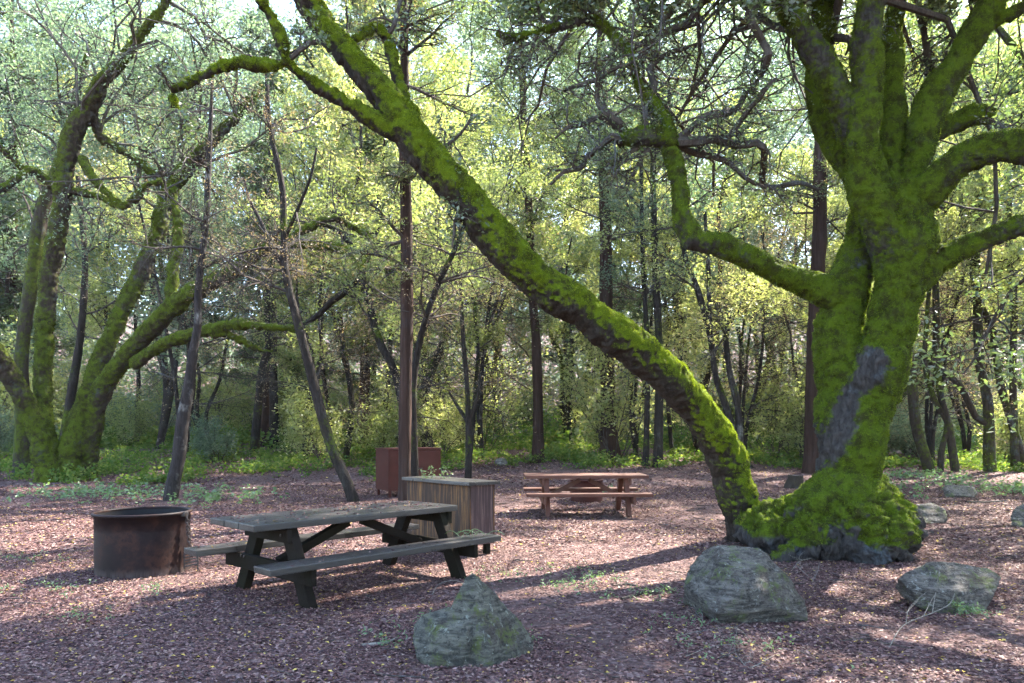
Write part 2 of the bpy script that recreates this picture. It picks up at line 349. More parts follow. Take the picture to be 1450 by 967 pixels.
# ------------------------------------------------------------------ traced trunks
def path3(pts, d0=None):
    """rows (px, py, radius px, distance) -> rows (x, y, z, r)"""
    out = []
    for a in pts:
        d = a[3] if len(a) > 3 else d0
        p = P(a[0], a[1], d); out.append((*p, a[2]/F*d))
    return out
def moss_of(V, Nn, amt, up=.35, seed=3, sc=1.6):
    return np.clip(amt+up*Nn[:, 2]+.55*fbm(V, sc, 4, seed), 0, 1)
def vnormals(me):
    a = np.zeros(len(me.vertices)*3, np.float32); me.vertices.foreach_get('normal', a); return a.reshape(-1, 3)
def coords(me):
    a = np.zeros(len(me.vertices)*3, np.float32); me.vertices.foreach_get('co', a); return a.reshape(-1, 3)
def set_moss(me, val):
    a = me.attributes.get('moss') or me.attributes.new('moss', 'FLOAT', 'POINT'); a.data.foreach_set('value', np.asarray(val, np.float32))
def solid(name, paths, material, voxel, amp, moss, up=.35, step=.12, sides=20, extra=(), seed=1, smooth=6, mossfn=None, lowamp=0):
    """limbs joined into one continuous skin (voxel remesh), then roughened along the normals"""
    t = Tubes()
    for c in paths:
        s = spline(c, step); q = s[:, :3].copy(); rr_ = s[:, 3:4]
        s[:, :3] += np.stack([fbm(q, 1.7, 2, seed+k) for k in (50, 60, 70)], 1)*rr_*.34
        s[:, 3] *= 1+.16*fbm(q, 2.2, 2, 80)+.10*fbm(q, 5.5, 2, 81); t.add(s[:, :3], s[:, 3], sides)
    faces = []; V, Q = t.build()
    # caps
    caps = []; extraV = []; nb = len(V); off = 0
    bm = bmesh.new(); me = mesh_np(name, V, [Q], material); bm.from_mesh(me); bmesh.ops.holes_fill(bm, edges=[e for e in bm.edges if e.is_boundary], sides=0)
    for (c, r) in extra:
        k = bmesh.ops.create_icosphere(bm, subdivisions=3, radius=1, matrix=Matrix.Translation(c) @ Matrix.Diagonal((*r, 1)))
    bmesh.ops.recalc_face_normals(bm, faces=bm.faces); bm.to_mesh(me); bm.free()
    o = bpy.data.objects.new('tmp', me); COL.objects.link(o)
    r = o.modifiers.new('r', 'REMESH'); r.mode = 'VOXEL'; r.voxel_size = voxel; r.use_smooth_shade = True
    s = o.modifiers.new('s', 'SMOOTH'); s.factor = .5; s.iterations = smooth
    dgp = bpy.context.evaluated_depsgraph_get(); e = o.evaluated_get(dgp); m2 = bpy.data.meshes.new_from_object(e)
    bpy.data.objects.remove(o); m2.name = name
    V = coords(m2); Nn = vnormals(m2)
    lump = fbm(V, 8, 3, seed+7); d = amp*(fbm(V, 2.6, 4, seed)*1.1+.9*(1-2.2*np.abs(lump))+.42*fbm(V, 30, 2, seed+9))
    if lowamp: d = d*(1+1.3*(1-sstep(.45, 1.0, V[:, 2])))+lowamp*fbm(V, 3.4, 3, seed+40)*(1-sstep(.4, .9, V[:, 2]))
    V2 = V+Nn*d[:, None]
    m2.vertices.foreach_set('co', V2.astype(np.float32).ravel()); m2.update()
    set_moss(m2, mossfn(V2, vnormals(m2)) if mossfn else moss_of(V2, vnormals(m2), moss, up, seed))
    m2.materials.clear(); m2.materials.append(material)
    return m2
def plain(name, paths, material, moss=0., up=.3, step=.25, sides=10, amp=.1, seed=1):
    """limbs as plain tubes (thin or far trees)"""
    t = Tubes()
    for c in paths:
        s = spline(c, step); s[:, 3] *= 1+amp*fbm(s[:, :3], 3, 3, seed); t.add(s[:, :3], s[:, 3], sides)
    V, Q = t.build(); me = mesh_np(name, V, [Q], material); set_moss(me, moss_of(V, vnormals(me), moss, up, seed)); return me
def fuzz(rs, me, count, L, W, thr=.45, hang=.0):
    """moss tufts: thin blades on the mossy area of a mesh"""
    me.calc_loop_triangles(); nt_ = len(me.loop_triangles)
    tri = np.zeros(nt_*3, np.int32); me.loop_triangles.foreach_get('vertices', tri); tri = tri.reshape(-1, 3)
    V = coords(me); Nn = vnormals(me); mo = np.zeros(len(V), np.float32); me.attributes['moss'].data.foreach_get('value', mo)
    A = np.linalg.norm(np.cross(V[tri[:, 1]]-V[tri[:, 0]], V[tri[:, 2]]-V[tri[:, 0]]), axis=1)
    mv = mo[tri].mean(1); wgt = A*np.clip((mv-thr)*3, 0, 1); wgt /= wgt.sum()
    k = rs.choice(nt_, count, p=wgt); u = rs.random((count, 2)); f = u.sum(1) > 1; u[f] = 1-u[f]
    a, b, c = V[tri[k, 0]], V[tri[k, 1]], V[tri[k, 2]]
    p = a+(b-a)*u[:, :1]+(c-a)*u[:, 1:]; nn = Nn[tri[k, 0]]
    d = nn+rs.normal(size=(count, 3))*.55; d[:, 2] -= hang; d /= np.linalg.norm(d, axis=1, keepdims=True)
    w_ = np.cross(d, rs.normal(size=(count, 3))); w_ /= np.linalg.norm(w_, axis=1, keepdims=True)+1e-9
    cl = .35+.65*np.clip(fbm(p, 9, 3, 4)*1.4+.5, 0, 1)[:, None]
    l = L*(.4+.9*rs.random((count, 1)))*cl; b0 = p-nn*L*.15
    Vv = np.stack([b0-w_*W, b0+w_*W, b0+d*l], 1).reshape(-1, 3)
    return Vv, np.arange(count*3).reshape(-1, 3)
def crown_mesh(name, rs, tubes, tips, leafmat, k, L, W, spread, twigmat=None, droop=0, flat=.6, keep=None):
    tv, tq = tubes.build(); tp = np.vstack(tips)
    if keep is not None: tp = tp[keep(tp)]
    lv, lq = leaves(rs, tp, k, L, W, spread, droop, flat)
    V, Q, Mi = join([(lv, lq, 0), (tv, tq, 1)])
    return mesh_np(name, V, [Q], [leafmat, twigmat or M['twig']], False, Mi)

# ================================================================== THE GREAT MOSSY OAK
rs = np.random.default_rng(11)
D = 9.45
roots = [
 [(1198,650,40,9.4),(1198,700,42,9.4),(1203,770,62,9.35),(1203,830,70,9.3)],
 [(1192,676,30,9.3),(1165,708,30,9.25),(1128,728,24,9.3),(1085,736,15,9.5),(1055,752,12,9.8)],
 [(1172,705,24,9.2),(1130,738,20,9.1),(1095,758,17,9.15),(1065,775,13,9.3)],
 [(1184,698,30,9.1),(1168,730,30,8.95),(1150,762,16,8.85),(1122,786,11,8.7),(1098,796,8,8.6)],
 [(1198,690,36,9.1),(1200,735,36,8.85),(1212,775,28,8.75),(1216,798,20,8.7)],
 [(1208,684,28,9.2),(1234,716,29,9.0),(1254,752,26,8.85),(1258,790,22,8.75)],
 [(1210,684,26,9.4),(1244,714,27,9.3),(1268,742,24,9.2),(1274,780,17,9.1)],
 [(1222,690,30,9.6),(1250,730,30,10),(1290,770,20,10.5)], [(1200,680,34,9.8),(1150,730,26,10.4),(1120,760,16,10.8)]]
stems = [
 [(1202,700,44,9.4),(1200,640,42,9.4),(1195,580,38,9.5),(1193,520,38,9.55),(1190,460,33,9.6),(1201,400,29,9.65),(1217,345,24,9.7),(1232,290,19,9.75),(1252,235,18,9.8)],
 [(1206,690,42,9.35),(1216,630,41,9.3),(1235,575,38,9.25),(1254,520,36,9.2),(1272,465,35,9.15),(1283,410,32,9.1),(1280,360,41,9.1),(1272,315,44,9.1),(1262,275,46,9.1)],
 [(1262,300,30,9.3),(1228,262,26,9.5),(1200,215,27,9.7),(1173,165,26,9.8),(1158,115,19,9.9),(1163,50,18,10),(1168,0,17,10.1),(1172,-70,16,10.3),(1160,-200,13,10.5),(1130,-330,9,10.6)],
 [(1240,270,26,9.2),(1222,215,24,9.1),(1203,165,24,9.0),(1188,130,23,8.95),(1166,90,21,8.9),(1142,50,19,8.8),(1118,5,17,8.7),(1095,-50,16,8.5),(1050,-150,13,8.2),(985,-260,9,7.9)],
 [(1290,430,14,9.3),(1276,380,24,9.22),(1256,330,31,9.05),(1232,280,28,8.9),(1221,230,24,8.85),(1224,180,22,8.8),(1227,130,23,8.8),(1230,80,22,8.75),(1230,40,20,8.7),(1233,0,19,8.65),(1238,-80,18,8.5),(1225,-220,14,8.2),(1240,-380,10,7.8)],
 [(1268,290,24,9.3),(1263,240,19,9.4),(1265,190,20,9.45),(1266,145,18,9.5),(1264,110,14,9.5),(1266,60,13,9.55),(1271,0,13,9.6),(1277,-90,12,9.7),(1290,-240,8,9.8)],
 [(1285,290,26,9.2),(1299,225,22,9.2),(1312,175,23,9.2),(1330,130,23,9.15),(1350,97,21,9.1),(1370,60,20,9.05),(1390,28,20,9),(1412,-8,19,8.9),(1445,-70,16,8.7),(1500,-190,12,8.4)],
 [(1380,42,13,9.05),(1402,32,11,9),(1430,22,10,8.9),(1460,5,9,8.8),(1510,-30,7,8.6)],
 [(1268,300,34,9.1),(1298,280,29,9.0),(1330,253,24,8.85),(1362,227,22,8.7),(1400,210,23,8.5),(1440,204,24,8.3),(1500,212,23,8.0),(1580,190,20,7.6),(1700,120,14,7.2)],
 [(1285,385,34,9.1),(1318,372,25,9.1),(1350,357,18,9.0),(1390,341,16,8.9),(1440,320,16,8.7),(1500,305,14,8.4),(1590,250,11,8.0)],
 [(1300,215,14,9.4),(1325,190,12,9.4),(1350,176,14,9.4),(1378,162,15,9.3),(1403,164,10,9.3)],
 [(1205,425,30,9.6),(1170,418,24,9.5),(1135,402,20,9.4),(1096,383,18,9.2),(1052,361,16,9.0),(1012,346,17,8.85),(982,340,17,8.8),(968,318,14,8.8),(964,275,12,8.8),(957,230,12,8.8),(948,205,12,8.8)],
 [(949,208,12,8.8),(944,178,9,8.85),(922,143,8,8.9),(903,116,7.5,8.9),(896,80,7.5,8.9),(874,55,7,9),(842,27,6.5,9.1),(818,30,6,9.1),(786,39,5.5,9.2),(755,47,5,9.2),(724,54,4,9.3),(704,46,2.5,9.4)],
 [(950,200,12,8.8),(935,193,14,8.75),(912,193,14,8.7),(892,196,12,8.7),(880,200,7,8.7)],
]
ctr = P(1205, 700, 9.35)
extra = [(P(1152,732,9.2), (.40,.38,.22)), (P(1195,742,9.0), (.34,.34,.24)), (P(1240,737,9.15), (.34,.32,.28)), (P(1215,765,9.0), (.36,.36,.26)), (P(1270,754,9.0), (.22,.24,.27)), (P(1112,745,9.3), (.30,.30,.16)), (P(1148,752,9.0), (.34,.36,.20)), (P(1176,768,8.95), (.30,.32,.17)), (P(1240,770,8.95), (.34,.3,.2)), (P(1272,735,9.3), (.18,.22,.2)), (P(1085,752,9.6), (.3,.3,.13))]
def oakmoss(V, Nn):
    f = fbm(V, 1.3, 4, 21); base = .86+.24*Nn[:, 2]-.10*sstep(3.2, 4.2, V[:, 2])*(Nn[:, 1] < 0)+.6*f
    # bare blue-grey strip where rain runs down the left stem, dark bare bark near the ground
    px = CX+V[:, 0]/V[:, 1]*F; py = YH-(V[:, 2]-H)/V[:, 1]*F
    strip = np.exp(-((V[:, 0]-(4.12+(V[:, 2]-1.32)*.36)+.1*fbm(V, 2.5, 3, 5))/.13)**2)*sstep(.75, 1.25, V[:, 2])*(1-sstep(2.5, 2.9, V[:, 2]))
    low = 1-sstep(.06, .34+.22*fbm(V, 2.2, 3, 91), V[:, 2]-gz(V[:, 0], V[:, 1]))
    right = sstep(5.05, 5.3, V[:, 0])*(1-sstep(.55, .75, V[:, 2]))
    high = sstep(4.4, 5.4, V[:, 2])*.02
    gaps = sstep(.02, .3, fbm(V, 2.9, 3, 133))*(1-sstep(.55, 1.0, V[:, 2]))*.55
    return np.clip(base-gaps-.95*strip-.8*low-.7*right-high, 0, 1)
def slim(p, k): return [(a[0], a[1], a[2]*k, a[3]) for a in p]
trunk_me = solid('trunk', [path3(p) for p in roots]+[path3(slim(stems[0], .9)), path3([(a[0]-(9 if a[1] > 380 else 2), a[1], a[2]*.84, a[3]) for a in stems[1]])], M['oak'], .024, .045, .6, extra=extra, seed=5, smooth=2, mossfn=oakmoss, lowamp=.11)
limb_me = []
for q, ps in enumerate([[2], [3], [4], [5], [6, 7], [8], [9], [10], [11, 13], [12]]):
    limb_me.append(solid('limb', [path3(slim(stems[k], .86)) for k in ps], M['oak'], .022, .03, .6, seed=5+q, smooth=2, mossfn=oakmoss))
base = P(1205, 790, 9.3)
oak = empty('oak_tree', (0, 0, 0), label='huge moss covered oak with many upright stems and a knotted root base', cat='tree')
oak_t = link('trunk', trunk_me, oak)
for m_ in limb_me: link('limb', m_, oak)
ar = [sum(p.area for p in m_.polygons) for m_ in [trunk_me]+limb_me]; fl = []
for m_, a_ in zip([trunk_me]+limb_me, ar): fl.append((*fuzz(rs, m_, int(420000*a_/sum(ar)), .032, .0042, hang=.25), 0))
fv, ff, _ = join(fl)
link('moss', mesh_np('moss', fv, [ff], M['mossdark'], False), oak, kind='stuff')

tubes = Tubes(); tips = []
# crooked twig work traced from the photograph, each with side twigs
def twigpath(pts, d0, tubes, tips, rs, spec=TWIG, kids=8, L=.55, sides=6, lfrom=.1, wob=.03, r0=1.0):
    c = np.array(path3([(*a[:3], a[3] if len(a) > 3 else d0) for a in pts])); c[1:-1, 1] += rs.normal(size=len(c)-2)*.12
    s = spline(c, .1); s[:, :3] += np.stack([fbm(s[:, :3], 4, 2, k) for k in (1, 2, 3)], 1)*wob
    tubes.add(s[:, :3], s[:, 3]*r0, sides)
    for k in range(kids):
        t = lfrom+(1-lfrom)*(k+rs.random())/kids; i = min(int(t*(len(s)-1)), len(s)-2)
        dd = unit(s[i+1, :3]-s[i, :3]); q = rs.normal(size=3); q -= dd*np.dot(q, dd); q = unit(q)
        grow(rs, s[i, :3], unit(dd*.4+q), L*(.6+.8*rs.random())*(1.2-.5*t), min(s[i, 3]*.6, .014), 0, spec, tubes, tips)
    return s
TW = [
 [(880,205,6),(862,206,5),(837,214,4.5),(821,238,4),(798,246,3),(780,262,2)],
 [(882,195,5),(876,182,5),(855,166,5),(847,138,4.5),(842,116,4),(816,115,3),(798,128,2.5)],
 [(842,116,3.5),(858,103,3),(885,100,2.5),(905,108,1.5)],
 [(875,183,4),(848,170,3.5),(826,172,3),(805,182,2.5),(785,195,1.6)],
 [(920,210,4),(905,232,3),(890,255,2.4),(872,275,1.6)], [(905,210,4),(880,225,3),(858,232,2.4),(842,250,1.4)],
 [(955,202,8),(978,200,7),(1013,201,6,9),(1040,208,5.5,9.1),(1070,220,5,9.2),(1100,246,4.5,9.3),(1129,261,3.5,9.4),(1155,268,2,9.5)],
 [(960,196,6),(985,180,5,9.1),(1013,172,4.5,9.2),(1044,151,4,9.4),(1058,130,3.4,9.5),(1080,105,2,9.6)],
 [(1018,201,5,9),(1040,185,4.5,8.9),(1055,162,4,8.8),(1080,133,3,8.7),(1100,110,2,8.6)],
 [(960,205,5,8.9),(985,218,4.5,9.1),(1020,236,4,9.3),(1050,258,3,9.4),(1085,265,2,9.5)],
 [(923,143,5,8.9),(925,120,5,9),(920,98,4.6,9.1),(935,78,4.2,9.1),(960,66,3.6,9.2),(990,62,2,9.3)], [(925,118,4.5,9),(914,158,4,9),(918,190,4,8.9)],
 [(932,80,4,9.1),(917,60,3.6,9.1),(922,40,3,9.1),(905,20,2,9)], [(843,27,5,9.1),(835,8,4.5,9.1),(830,-20,3,9.1)],
 [(786,39,4,9.2),(770,20,3,9.3),(760,0,2,9.4)], [(735,52,3,9.3),(722,80,2.4,9.3),(715,105,1.5,9.3)], [(760,46,3,9.2),(748,78,2.5,9.1),(735,98,1.4,9.1)],
 [(1100,0,8,8.7),(1080,8,7,8.7),(1058,24,6.5,8.6),(1062,45,6,8.6),(1080,62,5.5,8.6),(1083,85,5.5,8.6),(1082,98,5,8.6),(1070,101,4,8.6)],
 [(1198,78,1,9.6),(1196,66,5,9.6),(1192,35,6.5,9.7),(1190,-10,6,9.8)], [(1372,95,6,9.3),(1340,80,5,9.5),(1318,60,5,9.6),(1310,30,4,9.6),(1300,0,3,9.6)],
 [(1310,60,5,9.6),(1322,80,4,9.6),(1312,105,2.6,9.6)], [(1400,165,5,9.3),(1418,185,4,9.2),(1440,200,2,9.1)],
]
for p in TW: twigpath(p, 8.8, tubes, tips, rs, kids=9, L=.6)
# the crown over and behind the clearing, thickened out of view for foreground shade
for sp in stems[2:9]:
    c = spline(path3(sp), .5); c = c[c[:, 2] > 7.0]
    for k in range(22 if len(c) > 2 else 0):
        i = int(rs.random()*(len(c)-1)); q = rs.normal(size=3); q[2] = abs(q[2])*.4; q = unit(q)
        grow(rs, c[i, :3], unit(q+np.array([-.2, .12, .75])), 4.2+3.4*rs.random(), .06, 0, OAK, tubes, tips)
hero_tips = np.vstack(tips); hi = hero_tips[:, 2]-H > .60*hero_tips[:, 1]
lv, lq = leaves(rs, hero_tips[~hi], 2, .045, .024, .15); l2, q2 = leaves(rs, hero_tips[hi], 7, .075, .045, .26)
lq = np.vstack([lq, q2+len(lv)]); lv = np.vstack([lv, l2])
tv, tq = tubes.build(); V, Q, Mi = join([(lv, lq, 0), (tv, tq, 1)])
cm = mesh_np('crown', V, [Q], [M['leaf_oak'], M['twig']], False, Mi); set_moss(cm, np.full(len(V), .30))
link('crown', cm, oak)
print('oak', len(V), len(trunk_me.vertices), round(time.time()-T0, 1))

# ================================================================== LEANING OAK
lean = [
 [(1066,800,24,10.2),(1060,760,24,10.15),(1051,715,23.5,10.1),(1030,658,25,9.9),(1003,605,25,9.6),(964,553,25,9.25),(920,514,26,8.9),(870,472,26,8.6),(815,434,25,8.35),(760,398,23.5,8.15),(716,358,23,8.0),(676,300,22,7.9),(628,245,22,7.85),(582,192,21.5,7.8),(552,145,19,7.8),(515,102,17,7.8),(480,62,16,7.85),(436,3,16,7.9),(400,-60,14,8),(350,-150,11,8.2),(320,-260,8,8.4)],
 [(1064,775,20,10.1),(1082,745,15,9.9),(1105,735,14,9.75)], [(1056,765,18,10.2),(1030,778,14,10.4)], [(1064,775,20,10.0),(1078,790,14,9.8)],
 [(575,190,13,7.8),(550,183,11,7.75),(527,169,9,7.7),(502,152,8,7.65),(480,140,7.5,7.6),(450,123,7,7.5),(423,103,7,7.45),(404,87,7,7.4),(401,63,6.5,7.35),(389,32,6,7.3),(372,0,6,7.2),(350,-60,4,7.1)],
 [(407,92,6,7.4),(380,92,6,7.4),(350,88,5.5,7.4),(317,93,5,7.45),(292,105,4.8,7.5),(261,120,4.5,7.5),(246,127,4,7.5),(243,140,4,7.5),(250,156,3,7.5)],
 [(588,165,7,7.85),(570,130,6.5,7.9),(558,95,6,7.95),(549,55,5.5,8),(534,38,5,8),(519,44,4.5,8),(500,57,3.5,8)],
]
lean_me = solid('trunk', [path3(p) for p in lean], M['leanoak'], .02, .035, .6, seed=31, smooth=5,
    mossfn=lambda V, Nn: np.clip(.66+.42*Nn[:, 2]+.3*Nn[:, 0]+.5*fbm(V, 1.5, 4, 33)-.7*(1-sstep(.05, .4, V[:, 2])), 0, 1))
lo = empty('leaning_oak_tree', label='long mossy oak trunk leaning across the clearing to the upper left', cat='tree')
link('trunk', lean_me, lo)
fv, ff = fuzz(rs, lean_me, 240000, .025, .0036, hang=.2)
link('moss', mesh_np('moss', fv, [ff], M['mossfuzz'], False), lo, kind='stuff')
tubes = Tubes(); tips = []
for p, dd in [([(549,55,4),(560,40,3.5),(562,15,3),(575,-15,2)], 8), ([(246,128,3),(235,110,2.5),(215,95,2)], 7.5), ([(404,88,4),(425,75,3.5),(445,68,3),(462,62,2)], 7.4),
              ([(250,156,3),(262,175,2.5),(258,200,1.8)], 7.5), ([(600,215,3),(640,190,2.4),(670,160,1.6)], 7.8), ([(655,280,3),(645,315,2.4),(640,350,1.4)], 7.9)]:
    twigpath(p, dd, tubes, tips, rs, kids=6, L=.4)
for sp in (lean[0], lean[4]):
    c = spline(path3(sp), .4); c = c[c[:, 2] > 6.4]
    for k in range(14 if len(c) > 2 else 0):
        i = int(rs.random()*(len(c)-1)); dd = unit(c[i+1, :3]-c[i, :3]); q = unit(rs.normal(size=3))
        grow(rs, c[i, :3], unit(dd*.4+q+np.array([0, 0, 1.1])), 2.6+1.5*rs.random(), .035, 0, OAK, tubes, tips)
cm = crown_mesh('crown', rs, tubes, tips, M['leaf_oak'], 2, .05, .028, .15); set_moss(cm, np.full(len(cm.vertices), .3))
link('crown', cm, lo)
print('lean', round(time.time()-T0, 1))

# ================================================================== LEFT CLUMP OF OAKS
DL = dg(680)
left = [
 [(72,700,27,DL),(66,650,19,DL),(62,600,13.5,DL),(62,530,12.5,DL),(65,420,12.5,DL-.2),(77,355,13,DL-.4),(87,290,13,DL-.6),(96,220,13,DL-.8),(112,178,13,DL-1),(128,145,12,DL-1.2),(155,105,9,DL-1.5),(183,72,8,DL-1.7),(210,35,7,DL-2),(236,0,6,DL-2.2),(260,-60,4,DL-2.4)],
 [(66,660,18,DL),(47,590,15,DL-.3),(20,545,15,DL-.8),(0,510,14,DL-1.3),(-30,465,12,DL-1.8),(-70,380,9,DL-2)],
 [(98,695,22,DL+.3),(104,620,17,DL+.3),(125,560,14.5,DL+.4),(150,495,13,DL+.4),(178,430,12.5,DL+.5),(205,370,12,DL+.6),(222,330,11.5,DL+.7),(234,290,12,DL+.8),(250,255,11.5,DL+.9),(288,212,11,DL+.9),(308,192,9,DL+.9),(335,165,6,DL+1),(370,120,4,DL+1)],
 [(122,670,17,DL+.9),(126,620,17,DL+.6),(141,565,14,DL+.4),(168,520,13.5,DL),(200,480,13.5,DL-.4),(230,448,14,DL-.8),(262,420,13,DL-1.2),(300,400,11,DL-1.6),(338,379,10,DL-1.9),(373,353,9.5,DL-2.2),(404,342,8.5,DL-2.4),(440,346,7,DL-2.5),(480,352,5.5,DL-2.6),(505,365,4.5,DL-2.7),(508,385,5,DL-2.7),(518,370,4.5,DL-2.8),(526,345,4,DL-2.8),(515,325,3,DL-2.8)],
 [(242,440,8,DL-1),(242,390,7.5,DL-1),(250,352,7,DL-1),(252,315,6,DL-1),(248,285,5,DL-1)],
 [(190,515,9,DL-.2),(212,500,8.5,DL-.6),(230,489,8.5,DL-.9),(267,475,8,DL-1.3),(302,466,7.5,DL-1.6),(334,459,7,DL-1.8),(387,463,4.5,DL-2),(422,466,3,DL-2)],
 [(296,470,6,DL-1.6),(318,472,5.5,DL-1.6),(338,480,5,DL-1.5),(369,496,4,DL-1.4),(388,497,2.5,DL-1.4)],
 [(105,271,5,DL-.6),(141,279,4.5,DL-.9),(172,292,4.5,DL-1.2),(193,278,4.5,DL-1.3),(205,262,4,DL-1.4),(229,258,3,DL-1.4)],
 [(116,225,5.5,DL-.8),(126,244,5.5,DL-1),(138,259,5,DL-1.1),(152,275,4,DL-1.2),(172,290,3,DL-1.2)],
 [(128,150,6,DL-1),(141,193,5.5,DL-.6),(169,211,5.5,DL-.2),(197,229,5.5,DL+.2),(218,250,5.5,DL+.5),(240,268,5.5,DL+.8)],
 [(78,268,6,DL-.6),(53,246,5.5,DL-.9),(35,240,5,DL-1.1),(14,222,4,DL-1.3),(-10,200,3,DL-1.5)],
 [(38,246,5,DL-1.1),(20,256,5.5,DL-1.3),(0,267,5,DL-1.5),(-30,280,4,DL-1.7)],
 [(404,342,6,DL-2.4),(430,325,5,DL-2.4),(456,312,5,DL-2.4),(480,310,4.5,DL-2.4),(500,322,4,DL-2.4),(520,333,3,DL-2.4)],
]
DC = DL+1.6
left2 = [[(30,690,12,DC),(33,600,10,DC),(30,520,9,DC),(35,460,8.5,DC),(46,390,9,DC),(56,320,9.5,DC),(64,285,9,DC),(85,230,8,DC),(100,160,6,DC),(130,60,4,DC)]]
lc = empty('oak_clump', label='clump of mossy oaks fanning out from one base at the left edge', cat='tree')
lm = solid('trunk', [path3([(a[0], a[1], a[2]*.80, a[3]) for a in p]) for p in left], M['leftoak'], .045, .06, .5, seed=41, smooth=3, sides=14,
    mossfn=lambda V, Nn: np.clip(.70+.3*Nn[:, 2]-.15*Nn[:, 0]+.5*fbm(V, .9, 4, 43), 0, 1))
link('trunk', lm, lc)
fv, ff = fuzz(rs, lm, 90000, .05, .006)
link('moss', mesh_np('moss', fv, [ff], M['mossdark'], False), lc, kind='stuff')
tubes = Tubes(); tips = []
for sp in left:
    c = spline(path3(sp), .5); c = c[c[:, 2] > 9]
    for k in range(10 if len(c) > 2 else 0):
        i = int(rs.random()*(len(c)-1)); dd = unit(c[i+1, :3]-c[i, :3]); q = unit(rs.normal(size=3))
        grow(rs, c[i, :3], unit(dd*.4+q+np.array([0, 0, .7])), 3+2.5*rs.random(), .05, 0, OAK, tubes, tips)
cm = crown_mesh('crown', rs, tubes, tips, M['leaf_bay'], 4, .085, .04, .25); set_moss(cm, np.full(len(cm.vertices), .35))
link('crown', cm, lc)
def simple_tree(name, label, cat, paths, barkm, crown=None, group=None, seed=1, moss=.1, amp=.12, up=.3, sides=10, fz=0):
    r = np.random.default_rng(seed); root = empty(name, label=label, cat=cat, group=group)
    me = plain('trunk', [path3(p) for p in paths], barkm, moss, up, .25, sides, amp, seed); link('trunk', me, root)
    if crown:
        spec, zmin, cnt, L, lm_, k, lL, lW, spread = crown
        tubes = Tubes(); tips = []
        c = np.vstack([spline(path3(p), .4) for p in paths]); c = c[c[:, 2] > zmin]
        for _ in range(cnt):
            i = int(r.random()*(len(c)-1)); dd = unit(c[i+1, :3]-c[i, :3]); q = r.normal(size=3); q[2] *= .3; q = unit(q)
            grow(r, c[i, :3], unit(dd*.3+q), L*(.6+.6*r.random()), min(c[i, 3]*.45, .04), 0, spec, tubes, tips)
        if k: cm = crown_mesh('crown', r, tubes, tips, lm_, k, lL, lW, spread)
        else:
            tv, tq = tubes.build(); cm = mesh_np('crown', tv, [tq], M['twig'])
        set_moss(cm, np.full(len(cm.vertices), .15)); link('crown', cm, root)
    return root
simple_tree('oak_tree', 'mossy straight oak standing just behind the clump at the left edge', 'tree', left2, M['leftoak'], (OAK, 6, 14, 3.5, M['leaf_bay'], 4, .085, .04, .25), seed=51, moss=.55)
print('left', round(time.time()-T0, 1))

# ================================================================== SINGLE TREES THE PHOTO SHOWS
d = dg(712)
simple_tree('slender_tree', 'slim lichen spotted tree just behind the rusty fire ring', 'tree',
 [[(240,716,10,d),(246,680,9.5,d),(253,650,9.5,d),(258,601,9,d),(267,549,8,d),(274,496,6.5,d),(280,461,5.5,d),(281,408,5,d),(287,355,4.5,d),(292,316,4.5,d),(295,246,4,d),(299,155,2.5,d),(301,100,1.5,d)]],
 M['grey'], (BARE, 4.2, 12, 1.7, M['needle'], 2, .05, .012, .12), seed=61, moss=.12)
simple_tree('leaning_sapling', 'dark thin tree leaning left behind the dark picnic table', 'tree',
 [[(503,718,9,d),(492,685,8,d),(468,629,7.5,d),(447,555,7,d),(432,496,6.5,d),(418,443,6,d),(404,383,5.5,d),(402,320,5,d),(400,270,4.5,d),(390,218,4,d),(383,183,3,d),(378,120,2,d)],
  [(405,385,3.5,d),(385,350,3,d),(370,315,2.5,d+.3),(352,280,2,d+.4),(345,250,1.5,d+.4)], [(402,340,3,d),(420,300,2.5,d-.3),(440,250,2,d-.5),(448,210,1.5,d-.5)]],
 M['dark'], (BARE, 4.6, 16, 1.9, M['dry'], 2, .05, .015, .12), seed=62, moss=.25)
d6 = 13.2
simple_tree('slim_redwood', 'straight slim redwood with reddish bark between locker and wooden cupboard', 'tree',
 [[(573,740,11,d6),(573,700,9.5,d6),(573,650,9,d6),(574,560,9,d6),(576,460,9,d6),(576,380,9,d6),(575,300,8.5,d6),(573,220,7.5,d6),(573,120,6.5,d6),(572,0,5.5,d6),(572,-120,4,d6),(572,-260,2,d6)]],
 M['red'], (RED, 4.6, 40, 1.3, M['needle'], 4, .06, .014, .1), seed=63, moss=0)
simple_tree('thin_tree', 'thin dark stem bending right beside the slim redwood', 'tree',
 [[(590,735,8,d6+.6),(588,700,7,d6+.6),(586,619,5.5,d6+.6),(585,549,5,d6+.6),(592,496,4.5,d6+.6),(603,450,4.2,d6+.6),(621,401,4,d6+.7),(640,362,3.6,d6+.8),(657,320,3,d6+.9),(668,270,2,d6+1)]],
 M['dark'], (BARE, 3.8, 14, 1.6, M['dry'], 1, .05, .015, .12), seed=64, moss=.2)
d = dg(656)
for (nm, lb, pts, s_, sd) in [
 ('redwood_tree', 'redwood trunk with flared base left of and behind the reddish table', [(762,662,15),(762,645,10,),(762,600,7.5),(761,540,7),(759,480,6.5),(755,430,6),(752,360,6),(748,280,5.5),(742,180,5),(738,60,4),(734,-80,2.5)], 0, 65),
 ('redwood_tree', 'thick redwood with wide flared base right behind the reddish table', [(864,664,26),(864,648,17),(862,610,11.5),(861,560,10.5),(860,500,10),(858,408,9.5),(858,355,9),(856,260,8),(853,140,7),(850,0,5.5),(848,-150,3)], 0, 66)]:
    simple_tree(nm, lb, 'tree', [[(a[0], a[1], a[2], d) for a in pts]], M['red'], (RED, 5.5, 46, 2.6, M['needle'], 4, .10, .028, .16), seed=sd, moss=.1, sides=14)
d = dg(660)-1
